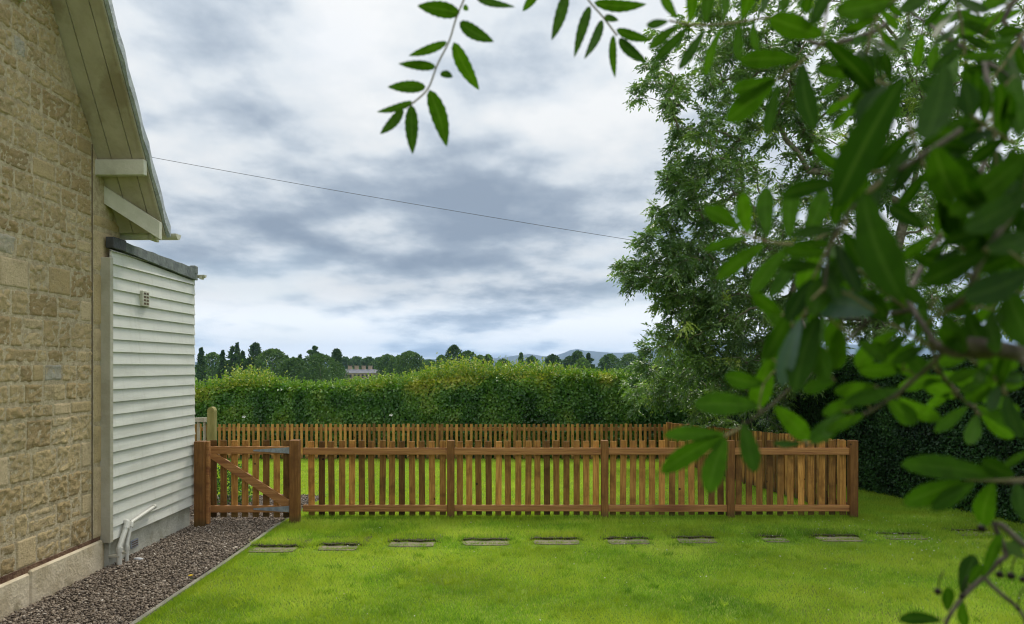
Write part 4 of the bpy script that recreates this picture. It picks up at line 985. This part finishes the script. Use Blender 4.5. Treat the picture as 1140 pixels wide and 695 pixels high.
FT = [(224, 388, 13, 'spire', 260, .25, 'pointed tree just right of the clapboard wall'), (236, 394, 20, 'round', 300, .5, 'rounded paler tree second from the clapboard wall'),
 (248, 391, 9, 'spire', 265, .2, 'slim dark spire left of the tallest conifer on the left'), (259, 385, 17, 'pine', 250, .25, 'ragged dark conifer with the broadest top on the left'),
 (264, 383, 8, 'spire', 255, .2, 'tallest thin conifer tip above the yellow hedge shoots'), (270.5, 392, 8, 'spire', 262, .25, 'short dark spire right of the tallest conifer'),
 (258, 402, 30, 'round', 270, .3, 'dark broad tree under the conifers above the yellow shoots'), (284, 383, 11, 'oval', 270, .15, 'narrow dark cypress shaped tree left of the first broad round tree'), (279, 399, 12, 'round', 240, .2, 'low brownish tree below the narrow dark tree'),
 (303, 390, 32, 'round', 240, .5, 'broad round green tree between the narrow dark tree and the cedar'), (317, 394, 14, 'pine', 260, .15, 'small ragged dark pine leaning beside the round green tree'),
 (334, 396, 11, 'spire', 250, .3, 'small pointed tree left of the cedar'), (349, 383, 26, 'pine', 250, .25, 'tall layered cedar behind the wide dark dome'),
 (356, 396, 56, 'round', 215, .32, 'very wide dark domed tree left of the far mansion'), (328, 400, 30, 'round', 220, .3, 'dark rounded tree merging with the left of the wide dome'), (375, 389.5, 9, 'oval', 245, .15, 'slim upright dark tree left of the far mansion'),
 (384, 399, 18, 'round', 520, .3, 'woodland tree behind the left chimneys of the mansion'), (397, 398.5, 18, 'round', 530, .35, 'woodland tree behind the middle of the mansion'), (410, 399, 18, 'round', 520, .28, 'woodland tree behind the right chimneys of the mansion'), (422, 399.5, 16, 'round', 515, .35, 'woodland tree just right of the mansion roof'),
 (431, 396, 20, 'round', 300, .4, 'uneven tree right of the mansion'), (456, 392.5, 28, 'round', 280, .45, 'rounded domed tree midway between mansion and lone dark tree'), (443, 398, 20, 'round', 290, .35, 'low tree left of the rounded dome'),
 (478, 402, 22, 'round', 420, .4, 'low far tree below the blue gap in the hills'), (492, 397, 12, 'round', 320, .45, 'small tree left of the lone dark tree'), (505.5, 385.5, 15, 'oval', 260, .12, 'lone tall dark tree in the middle of the horizon'), (521, 392, 18, 'round', 300, .3, 'round tree just right of the lone dark tree'),
 (534, 397, 14, 'round', 330, .5, 'pale low tree second right of the lone dark tree'), (543, 396, 9, 'oval', 330, .4, 'small oval tree left of the first blue hill'), (560, 401, 20, 'round', 350, .4, 'low tree in front of the first blue hill'), (580, 394, 6, 'spire', 340, .5, 'thin pointed treetop before the hills'),
 (592, 398, 14, 'round', 340, .4, 'small round tree right of the thin pointed treetop'), (615, 396, 16, 'round', 320, .15, 'dark round tree left of the highest middle hill'), (635, 398, 16, 'round', 330, .2, 'dark tree left of the paired trees below the hill'),
 (643, 392, 10, 'round', 320, .3, 'upright tree directly below the middle hill summit'), (648, 400, 14, 'round', 290, .6, 'lighter green tree below the middle hill summit'), (656, 393.5, 14, 'pine', 300, .15, 'ragged dark pine below the middle hill'), (678, 396, 24, 'round', 320, .35, 'wide rounded tree left of the ash tree'),
 (701, 395, 17, 'round', 340, .55, 'paler greyish tree left of the last conifer'), (715, 388, 13, 'pine', 280, .15, 'dark conifer nearest the ash tree'), (735, 399, 24, 'round', 320, .4, 'low tree half hidden by the ash leaves')]
for (px, yt, wp_, kd, Y, tn, lb) in FT: far_tree(px, yt, wp_, kd, Y, tn, lb, n=6500 if wp_ > 24 else 3200)
# woodland band further off
n = 30000; wx = rng.uniform(-420, 420, n); wy = rng.uniform(470, 640, n)
wz = ground(wx, wy) + (7.5 + 3.5*fbm(wx*.06, wy*.06, o=3))*rng.random(n)**.35
d = rvec(n); nr = unit(np.cross(d, rvec(n))); s_ = rng.uniform(1.2, 2.4, n)
V, Fs = leafcloud(np.stack([wx, wy, wz], -1), d, nr, s_, s_*.8)
tag(np_mesh('woodland', V, Fs, far_m, rnd=np.repeat(np.clip(.15+.5*fbm(wx*.1, wy*.1), 0, 1), 2)), kind='stuff')
# mansion
man = empty('mansion', (-77, 412, -10)); tag(man, 'distant pink sandstone mansion with grey slate roof and four chimneys above the hedge', 'house')
pink_m = surf('pink_sandstone', (.34, .25, .18), (.42, .32, .24), scale=.6, bump=.2); slt_m = surf('far_slate', (.13, .13, .15), (.19, .19, .21), scale=.8, bump=.2); win_m = surf('far_window', (.03, .03, .04), (.05, .05, .06), bump=0, rough=.2)
mx0, mx1 = (383.5-CX)*400/F, (424-CX)*400/F
gz_ = float(ground(-77, 400)); eav = CH-(415.5-HY)*400/F; rdg = CH-(411.5-HY)*400/F
MB().box((mx0, 400, gz_), (mx1, 412, eav)).build('wall', pink_m, man)
rf = MB().prism([(399.5, eav), (412.5, eav), (408, rdg), (404, rdg)], 'x', mx0-.4, mx1+.4).build('roof', slt_m, man)
for px in (387, 394.5, 402.5, 410):
    x_ = (px-CX)*400/F; MB().box((x_-.8, 404.5, rdg-.5), (x_+.8, 407.5, rdg+1.7)).box((x_-.95, 404.3, rdg+1.7), (x_+.95, 407.7, rdg+1.95)).build('chimney', pink_m, rf)
for k in range(9):
    x_ = mx0 + (mx1-mx0)*(k+.5)/9
    for zz_ in (eav-2.4, eav-5.4):
        f_ = MB().box((x_-.55, 399.94, zz_), (x_+.55, 400.0, zz_+1.7)).build('window', win_m, man)
# hills
HP = [(-400, 404), (100, 402), (300, 403), (440, 401), (480, 399.5), (520, 400), (545, 399), (560, 398), (575, 395.5), (590, 394), (603, 396.5), (612, 397), (625, 394), (634, 390), (642, 388.5), (650, 390.5), (668, 392), (690, 393), (715, 391), (735, 387.5), (750, 385), (775, 381), (820, 378), (900, 382), (1100, 388), (1400, 396), (1700, 404)]
hx = np.linspace(-7600, 8400, 260); hy = np.linspace(5200, 9000, 40); HXX, HYY = np.meshgrid(hx, hy)
hh = np.interp(HXX*7000/np.maximum(HYY, 7000)*0 + HXX, [(p_[0]-CX)*7000/F for p_ in HP], [(HY-p_[1])*7000/F + 12 for p_ in HP])
bell = np.exp(-((HYY-7000)/780)**2); Hz = -12 + hh*bell*(1 - .25*np.abs(HYY-7000)/1800*fbm(HXX*.002, HYY*.002, o=4)) + 10*bell*(fbm(HXX*.004, HYY*.003, o=4)-.5)
nx, ny = len(hx), len(hy); idx = np.arange(nx*ny).reshape(ny, nx); fc = np.stack([idx[:-1, :-1], idx[:-1, 1:], idx[1:, 1:], idx[1:, :-1]], -1).reshape(-1, 4)
hill_m = surf('moorland', (.03, .045, .04), (.05, .06, .055), scale=.002, bump=0)
tag(np_mesh('hills', np.stack([HXX, HYY, Hz], -1).reshape(-1, 3), fc, hill_m, smooth=True), kind='structure')

# overhead cable
wa, wb = P(40, 151, 24), P(1000, 312, 27); b = MB(); pts = []
for k in range(41):
    t = k/40; q = wa.lerp(wb, t); q.z -= .55*4*t*(1-t)*.32; pts.append(q)
tag(MB().tube(pts, .0075, 6).build('overhead_cable', surf('cable_rubber', (.09, .09, .09), (.12, .12, .12), bump=0)), 'thin dark overhead cable sloping across the sky from the roof to the ash tree', 'cable')

# ------------------------------------------------------------------ rowan branches near the camera
rowan = empty('rowan_tree', (1.7, .9, 0)); tag(rowan, 'rowan branches with dark feathery leaves hanging close to the camera', 'tree')
rb_m = surf('rowan_bark', (.04, .03, .02), (.12, .10, .075), scale=60, bump=.5, bscale=200, dist=.002)
def rleafmat(name, c1, c2, trans, spec=.4, rough=.38):
    m, T, b = newmat(name); g = N('ShaderNodeTexCoord', T); a = N('ShaderNodeAttribute', T); a.attribute_name = 'rnd'; vv = N('ShaderNodeAttribute', T); vv.attribute_name = 'vein'
    col = mixc(a.outputs['Fac'], c1, c2, T)
    col = mixc(ramp(noise(g.outputs['Object'], 90, 4, .6, T=T), [(.4, 0.0), (.7, .35)], T), col, tuple(v*.6 for v in c1), T)
    col = mixc(M('MULTIPLY', vv.outputs['Fac'], .22, T=T), col, (.10, .17, .04), T)
    L(col, b.inputs['Base Color'], T); b.inputs['Roughness'].default_value = rough; b.inputs['Specular IOR Level'].default_value = spec
    tr = N('ShaderNodeBsdfTranslucent', T); tcc = mixc(1.0, col, (1.5, 1.7, .5), T, 'MULTIPLY'); L(tcc, tr.inputs[0], T)
    mx = N('ShaderNodeMixShader', T); mx.inputs[0].default_value = trans; L(b.outputs[0], mx.inputs[1], T); L(tr.outputs[0], mx.inputs[2], T); L(mx.outputs[0], T.nodes['Material Output'].inputs[0], T); return m
rl_m = rleafmat('rowan_leaf', (.013, .042, .002), (.052, .125, .008), .5, .08, .55)
blue_m = rleafmat('rowan_leaf_upper', (.03, .075, .05), (.055, .11, .08), .08, .6, .3)
NS = 15
def leaflet(vs, fs, rn_, ve, B, T_, w, face, droop, toneval, blunt=True):
    ax = (T_-B); ln = ax.length; ax.normalize(); s_ = ax.cross(face).normalized(); nr = s_.cross(ax).normalized()
    b0 = len(vs); us = [-1, -.35, 0, .35, 1] ; us = [-1, -.12, .12, 1]
    for i in range(NS):
        t = i/(NS-1); prof = ((min(1, 1.9*t)**.55 * min(1, 3.4*(1-t))**.48 if blunt else math.sin(math.pi*min(1, t*1.02)**.8)**.66) if 0 < t < 1 else 0)
        prof = min(1, prof); tooth = (1 + (.07 if i % 2 else -.03)) if 0 < i < NS-1 else 1
        for u_ in us:
            e = u_*w*.5*prof*(tooth if abs(u_) == 1 else 1)
            c = B + ax*(ln*t) + s_*e + nr*(abs(u_)*w*.07*prof) - nr*(droop*ln*t*t) + s_*(droop*.35*ln*math.sin(math.pi*t))
            vs.append(c)
    k_ = len(us)
    for i in range(NS-1):
        for j in range(k_-1):
            fs.append((b0+i*k_+j, b0+i*k_+j+1, b0+(i+1)*k_+j+1, b0+(i+1)*k_+j)); rn_.append(toneval); ve.append(1.0 if j == 1 else 0.0)
def frond(d, leaflets, rachis=None, rr_=.0011, mat=None, tone=.5, dvar=.06, lab=None):
    if not rachis and len(leaflets) > 1:      # leaflets that do not share a stalk are leaves of their own
        bs = [P(q[0], q[1], q[5] if len(q) > 5 else d) for q in leaflets]; left = set(range(len(bs))); first = None
        while left:
            grp = [left.pop()]; i = 0
            while i < len(grp):
                for j in [j for j in left if (bs[j]-bs[grp[i]]).length < .035]: grp.append(j); left.discard(j)
                i += 1
            if len(grp) == len(bs): break
            frond(d, [leaflets[g_] for g_ in sorted(grp)], None, rr_, mat, tone, dvar, lab)
        else: return
    vs, fs, rn_, ve = [], [], [], []
    for k, L_ in enumerate(leaflets):
        bx, by, tx, ty, w = L_[:5]; dd_ = L_[5] if len(L_) > 5 else d
        g1 = dd_; g2 = dd_*(1 + random.uniform(-dvar, dvar))
        B = P(bx, by, g1); T_ = P(tx, ty, g2); wm = w*g1/F*.98
        face = ((cam.location - (B+T_)/2).normalized() + Vector((random.uniform(-.35, .35), random.uniform(-.2, .2), random.uniform(-.35, .25)))).normalized()
        leaflet(vs, fs, rn_, ve, B, T_, wm, face, random.uniform(-.10, .14), min(1, max(0, tone+random.uniform(-.3, .3))), d < .8)
    o = np_mesh('leaf_frond', np.array([v[:] for v in vs]), np.array(fs), mat or rl_m, rowan, rnd=rn_, smooth=True, extra={'vein': ve})
    if not rachis:          # thin stalks joining the leaflets to each other and to the nearest branch
        bs = [P(q[0], q[1], q[5] if len(q) > 5 else d) for q in leaflets]; inn = [0]; b = MB(); todo = set(range(1, len(bs)))
        bp_ = min(BR, key=lambda v: (v-bs[0]).length)
        if (bp_-bs[0]).length < .12: b.tube([bs[0], (bs[0]+bp_)/2 + Vector((0, 0, .003)), bp_], rr_*.8, 5)
        while todo:
            i_, j_ = min(((i, j) for i in inn for j in todo), key=lambda t: (bs[t[0]]-bs[t[1]]).length)
            tgt_ = bs[i_]; nb = min(BR, key=lambda v: (v-bs[j_]).length)
            if (nb-bs[j_]).length < (tgt_-bs[j_]).length: tgt_ = nb
            if (tgt_-bs[j_]).length < .12: b.tube([bs[j_], (bs[j_]+tgt_)/2 + Vector((0, 0, .002)), tgt_], rr_*.7, 5)
            todo.discard(j_); inn.append(j_)
        if b.v: b.build('leaf_stalk', stalk_m, o, True)
    if rachis:
        b = MB().tube(smoothpath([P(*q) if len(q) == 3 else P(q[0], q[1], d) for q in rachis], 4), rr_, 6)
        b.build('leaf_stalk', stalk_m, o, True)
    return o
stalk_m = surf('leaf_stalk', (.13, .12, .05), (.22, .18, .09), scale=30, bump=0)
BR = []
def branch(pts, r0, r1):
    p_ = smoothpath([P(*q) if not isinstance(q, Vector) else q for q in pts], 5); n_ = len(p_)
    jj = [v + Vector((random.uniform(-1, 1), random.uniform(-1, 1), random.uniform(-1, 1)))*r1*.12 for v in p_]
    BR.extend(jj)
    return MB().tube(jj, [r0 + (r1-r0)*i/(n_-1) for i in range(n_)], 8).build('branch', rb_m, rowan, True)
MB().tube(smoothpath([(1.7, .9, -.05), (1.68, .9, 1.0), (1.72, .92, 2.2), (1.8, .95, 3.6)], 4), [.085]*4+[.075]*4+[.06]*5, 12).build('trunk', bark_m, rowan, True)
V3_ = Vector
# branches (px, py, distance)
branch([V3_((1.69, .9, 1.45)), V3_((.9, .7, 1.62)), (1150, 396, .50), (1100, 392, .50), (1062, 392, .50), (1042, 384, .50)], .0068, .0034)
branch([(1044, 386, .50), (1030, 365, .51), (1017, 345, .53), (1011, 330, .55), (1022, 305, .58), (1036, 278, .62), (1052, 256, .63), (1072, 228, .63), (1090, 195, .64), (1106, 155, .65), (1124, 105, .66), (1140, 50, .68), (1165, -30, .7), V3_((1.0, .8, 2.4)), V3_((1.74, .93, 2.3))], .0017, .0024)
branch([(1017, 345, .53), (1000, 348, .54), (975, 353, .55), (948, 374, .56), (920, 400, .57), (885, 428, .58), (860, 450, .59), (828, 474, .6)], .0016, .0009)
branch([(1052, 390, .5), (1030, 412, .52), (1000, 438, .54), (962, 462, .56), (925, 482, .58), (900, 497, .59)], .0015, .0009)
branch([(1035, 378, .5), (1045, 410, .54), (1064, 437, .58), (1085, 455, .6), (1092, 463, .61)], .0015, .0009)
branch([(1070, 145, .45), (1040, 165, .45), (1000, 190, .46), (968, 212, .47), (943, 240, .48), (925, 270, .5), (918, 320, .5)], .0016, .0009)
branch([V3_((.75, .75, 2.0)), (1160, 130, .6), (1120, 85, .6), (1095, 68, .62), (1060, 45, .66), (1035, 28, .7), (1010, 12, .72)], .0028, .0012)
branch([V3_((.8, .85, 2.35)), (1060, -40, .75), (1010, 5, .72), (985, 28, .7), (955, 42, .69), (915, 50, .68), (890, 38, .70), (866, 18, .72)], .003, .0014)
branch([(1095, 68, .62), (1100, 92, .56), (1104, 120, .52)], .0022, .0016)
branch([V3_((.8, .9, 2.5)), (900, -60, .85), (740, -40, .92), (640, -35, .95), (540, -25, .95), (519, -4, .95)], .004, .0011)
branch([V3_((.75, .6, 1.2)), (1150, 616, .62), (1120, 620, .62), (1095, 643, .62), (1071, 666, .62), (1056, 688, .62), (1048, 712, .62)], .0026, .0014)
branch([(1095, 643, .62), (1115, 662, .62), (1133, 677, .62), (1146, 700, .62)], .0019, .0015)
branch([(1140, 400, .46), (1170, 470, .5), (1150, 533, .56), (1100, 535, .56)], .0022, .0010)
branch([(1055, 345, .48), (1075, 330, .46), (1095, 285, .45), (1140, 220, .45)], .0020, .0018)
# the spray against the sky, left
frond(.95, [(511.7, 15, 465, 6.7, 17), (511.7, 25, 546.7, 45, 15), (498, 47, 454, 62, 10), (505, 47, 532.7, 101.7, 17), (485, 75, 445, 72, 11), (490, 82, 507, 87, 8), (474, 97, 431.7, 97, 13), (478, 100, 496, 163, 19), (459, 113, 418, 126, 8), (449, 121, 420.7, 151.7, 11), (458, 117, 459.3, 171.7, 15), (530, -3, 568, 3, 9), (517, 5, 522, 14, 6)],
      [(519, -6), (508, 20), (500, 46), (487, 72), (477, 98), (462, 113), (450, 121)], tone=.55)
frond(.95, [(600, -8, 581, 13, 10), (632, -10, 613, 46, 14), (657, 7, 642, 61, 12), (670, 22, 650.7, 71.7, 11), (682.7, 39, 684, 86, 9), (661, 3, 721, 6, 13), (673, 18, 688, 22, 8), (686, 33, 724, 45, 11), (689, 43, 718, 68, 12)], [(645, -30), (652, -6), (658, 4), (672, 20), (687, 40)], tone=.55)
frond(.78, [(744, 24, 717.5, 27, 10), (754, 21, 736, -8, 11), (768, 25, 768, -12, 13), (786, 25, 790, -14, 15), (805, 24, 808, -16, 11), (826, 22, 835, -18, 15), (848, 17, 858, -20, 12), (754, 29, 723, 54, 12), (767, 30, 728.5, 68, 12), (785, 32, 755, 79, 11), (805, 29, 786, 82, 10), (823, 25, 822, 66, 12), (839, 22, 842, 55, 9)],
      [(866, 18), (840, 22), (805, 27), (770, 28), (745, 23)], tone=.7)
frond(.62, [(916, 40, 855, 18, 26, .62), (889, 66, 823, 67, 20, .64), (864, 88, 815, 100, 19), (864, 89, 808, 136, 25), (867, 92, 853, 150, 15), (893, 70, 905, 138, 22), (918, 45, 972, 100, 24, .55)], [(918, 46), (900, 62), (880, 78), (864, 90)], tone=.3)
frond(.74, [(1012, 33, 984, 66, 12), (1028, 37, 1021, 78, 13), (1044, 44, 1038, 80, 12), (1082, 12, 1038, 27, 12), (1095, 23, 1055, 35, 10), (1140, 10, 1065, 44, 15), (1140, 29, 1097, 62, 12), (1136, 40, 1120, 78, 16), (1060, 48, 1062, 90, 13)], None, tone=.85)
frond(.6, [(1005, -5, 925, 15, 26), (1040, -10, 1000, 14, 16), (1140, -14, 1088, 10, 16), (925, -10, 905, 25, 20), (880, -15, 872, 12, 14), (905, -12, 895, 20, 14), (975, 20, 940, 38, 12), (985, 60, 955, 90, 12)], None, tone=.45)
frond(.68, [(948, 108, 918, 130, 10), (960, 114, 925, 147, 11), (975, 105, 955, 130, 12), (935, 90, 912, 108, 10), (990, 95, 1000, 130, 14), (945, 140, 955, 165, 12)], [(985, 85), (960, 100), (935, 112)], tone=.7)
# large dark leaves near the lens
frond(.43, [(1008, 82, 930, 230, 42), (1052, 72, 1028, 165, 34), (1040, 163, 1064, 224, 40), (960, 212, 1000, 330, 44), (1072, 90, 1082, 130, 24), (985, 95, 960, 135, 24, .5)], [(1070, 145, .45), (1040, 165, .45), (1000, 190, .46), (965, 215, .46)], rr_=.0014, tone=.1)
frond(.44, [(1150, 165, 1055, 240, 34), (1150, 212, 1065, 258, 30), (1100, 280, 1025, 316, 30), (1150, 300, 1062, 335, 32), (1095, 280, 1150, 262, 28), (1110, 190, 1120, 240, 26, .5), (1125, 240, 1085, 290, 24, .48)], None, tone=.3)
frond(.5, [(1050, 350, 1074, 392, 24), (1078, 345, 1094, 388, 22), (1122, 325, 1150, 385, 36), (1035, 345, 1000, 318, 16), (1045, 330, 1080, 350, 20), (1105, 345, 1108, 388, 18), (985, 290, 1012, 348, 20, .55), (1130, 85, 1140, 140, 24, .5)], None, tone=.5)
# the clear frond in the middle
frond(.62, [(823, 255, 785, 231, 19), (834, 260, 823, 212, 19), (855, 264, 853, 213, 20), (878, 266, 883, 208, 20), (895, 266, 920, 210, 22), (831, 263, 783, 279, 12), (852, 272, 801, 311, 19), (878, 276, 834, 328, 20), (895, 274, 858, 332, 17), (912, 276, 894, 330, 24)],
      [(930, 255), (905, 268), (880, 272), (850, 268), (825, 258)], tone=.75)
frond(.5, [(975, 347, 894, 332, 36)], None, mat=blue_m, tone=.5)
frond(.5, [(892, 355, 868, 430, 20)], None, mat=blue_m, tone=.3)
frond(.52, [(912, 350, 884, 432, 30), (905, 380, 925, 425, 26), (935, 365, 930, 410, 22), (925, 300, 905, 350, 26), (950, 320, 985, 352, 22), (940, 280, 925, 320, 24), (880, 345, 850, 400, 20), (955, 380, 990, 400, 18)], None, tone=.4)
# fan at the fence top
frond(.6, [(845, 452, 772, 449, 28), (850, 428, 808, 418, 20), (857, 398, 843, 458, 26), (828, 470, 840, 526, 21), (862, 452, 901, 490, 22), (893, 493, 858, 495, 9), (868, 410, 848, 392, 22)], None, tone=.7)
frond(.6, [(808, 484, 739, 484, 17), (806, 486, 738, 528, 23), (808, 487, 789, 548, 25)], [(828, 474), (818, 480), (806, 486)], tone=.7)
frond(.56, [(938, 458, 902, 498, 22), (1003, 434, 940, 449, 17), (988, 446, 1022, 471, 22), (1000, 443, 1050, 470, 18), (962, 462, 920, 480, 15), (1005, 412, 955, 413, 18), (975, 430, 925, 432, 18), (960, 440, 915, 462, 16), (940, 400, 900, 412, 18), (985, 380, 950, 410, 22), (1010, 390, 1030, 415, 18), (930, 425, 895, 435, 16), (1020, 420, 995, 395, 18)], None, tone=.8)
frond(.6, [(1044, 414, 1121, 431, 20), (1068, 434, 1134, 456, 14), (1087, 452, 1144, 476, 15), (1093, 462, 1129, 488, 17), (1087, 462, 1077, 498, 16), (1077, 453, 1041, 481, 14), (1064, 443, 1027, 424, 18), (1058, 437, 1033, 454, 12), (1030, 405, 1075, 400, 14), (1050, 420, 1000, 432, 16)], None, tone=.95)
frond(.56, [(1112, 530, 1006, 516, 27), (1072, 536, 1006, 561, 24), (1086, 537, 1038, 567, 20), (1107, 537, 1091, 588, 24), (1133, 538, 1147, 578, 20), (1148, 503, 1115, 516, 15), (1130, 530, 1090, 512, 20)], [(1150, 533), (1110, 535), (1075, 534)], tone=.45)
def auto(bx, by, tx, ty, d, npair, ll, ww, tone, mat=None):
    """a whole compound leaf from its stalk base to its tip"""
    ax = Vector((tx-bx, ty-by)); Lr = ax.length; ax.normalize(); sd_ = Vector((-ax.y, ax.x)); lf = []
    for k in range(npair):
        t = .18 + .8*k/npair; q = Vector((bx, by)) + ax*Lr*t; l_ = ll*(1 - .25*abs(t-.45))
        for sg in (1, -1):
            a_ = ax*random.uniform(.42, .7) + sd_*sg; a_.normalize(); a_ += Vector((0, random.uniform(0, .18))); f_ = random.uniform(.75, 1.05)
            lf.append((q.x, q.y, q.x+a_.x*l_*f_, q.y+a_.y*l_*f_, ww*random.uniform(.62, .85)))
    lf.append((tx, ty, tx+ax.x*ll, ty+ax.y*ll, ww))
    frond(d, lf, [(bx, by), ((bx+tx)/2+random.uniform(-4, 4), (by+ty)/2+random.uniform(-4, 4)), (tx, ty)], tone=tone, mat=mat, dvar=.09)
for q_ in ((1150, 95, 1085, 150, .56, 4, 46, 15, .45), (985, -25, 965, 62, .62, 4, 40, 13, .5), (1160, 240, 1095, 200, .5, 4, 62, 22, .15),
           (1150, 330, 1075, 305, .52, 4, 56, 21, .3), (1090, 290, 1030, 255, .52, 4, 52, 20, .2), (1010, 345, 955, 300, .55, 4, 46, 18, .45),
           (1040, 390, 990, 360, .54, 4, 48, 18, .5), (1100, 395, 1120, 440, .52, 3, 46, 18, .55), (930, 400, 890, 370, .57, 3, 46, 18, .45), (930, 395, 870, 350, .57, 3, 42, 17, .5), (1150, 20, 1100, 95, .6, 4, 48, 17, .3), (1060, -20, 1075, 70, .62, 5, 46, 16, .3), (1130, 160, 1070, 120, .5, 4, 60, 22, .1), (1010, 130, 1040, 205, .48, 4, 62, 22, .05), (990, 190, 930, 205, .5, 4, 56, 20, .1), (945, 245, 905, 310, .52, 4, 56, 21, .15), (1150, 290, 1100, 240, .46, 4, 66, 24, .1), (1000, 95, 955, 85, .58, 4, 48, 16, .3), (1120, 440, 1080, 400, .52, 3, 48, 18, .6)):
    auto(*q_)
# low twig with dark berries
frond(.62, [(1071, 664, 1083, 620, 22), (1093, 643, 1114, 594, 12), (1055, 680, 1055, 654, 14), (1048, 691, 1003, 690, 14), (1071, 668, 1074, 700, 12), (1078, 650, 1095, 628, 10), (1120, 620, 1140, 590, 12)], None, tone=.25)
frond(.62, [(1138, 622, 1122, 605, 12)], None, mat=blue_m, tone=.6)
berry_m = surf('dark_berry', (.012, .008, .006), (.022, .012, .009), bump=0, rough=.6, spec=.15)
for (px, py, r_) in ((1044, 658.5, 4.2), (1113, 639.5, 4.4), (1125.5, 641, 4.6), (1092.6, 588, 4.6), (1139, 645, 4), (1071, 664, 3.6), (1133, 677, 3)):
    c = P(px, py, .62); b = MB(); vs = [c + Vector(v)*r_*.62/F for v in ICV]
    import bmesh as _b
    bm = _b.new(); _b.ops.create_icosphere(bm, subdivisions=2, radius=r_*.62/F); bm.verts.index_update()
    b.add([v.co*(1 - .12*(v.co.z > r_*.62/F*.85)) + c for v in bm.verts], [[v.index for v in f.verts] for f in bm.faces]); bm.free()
    b.tube([c, c + Vector((.003, .002, .010)), c+Vector((.006, .002, .016))], .0006, 5); b.build('berry', berry_m, rowan, True)

# ------------------------------------------------------------------ air
hz = MB().box((-9400, -600, -25), (9400, 9700, 260)).build('haze', None); tag(hz, kind='stuff')
m = bpy.data.materials.new('air'); m.use_nodes = True; T = m.node_tree; T.nodes.clear()
o_ = N('ShaderNodeOutputMaterial', T); v_ = N('ShaderNodeVolumePrincipled', T); v_.inputs['Color'].default_value = (.42, .66, 1.0, 1); v_.inputs['Density'].default_value = 9.5e-5; v_.inputs['Anisotropy'].default_value = .2
L(v_.outputs[0], o_.inputs['Volume'], T); hz.data.materials.append(m)
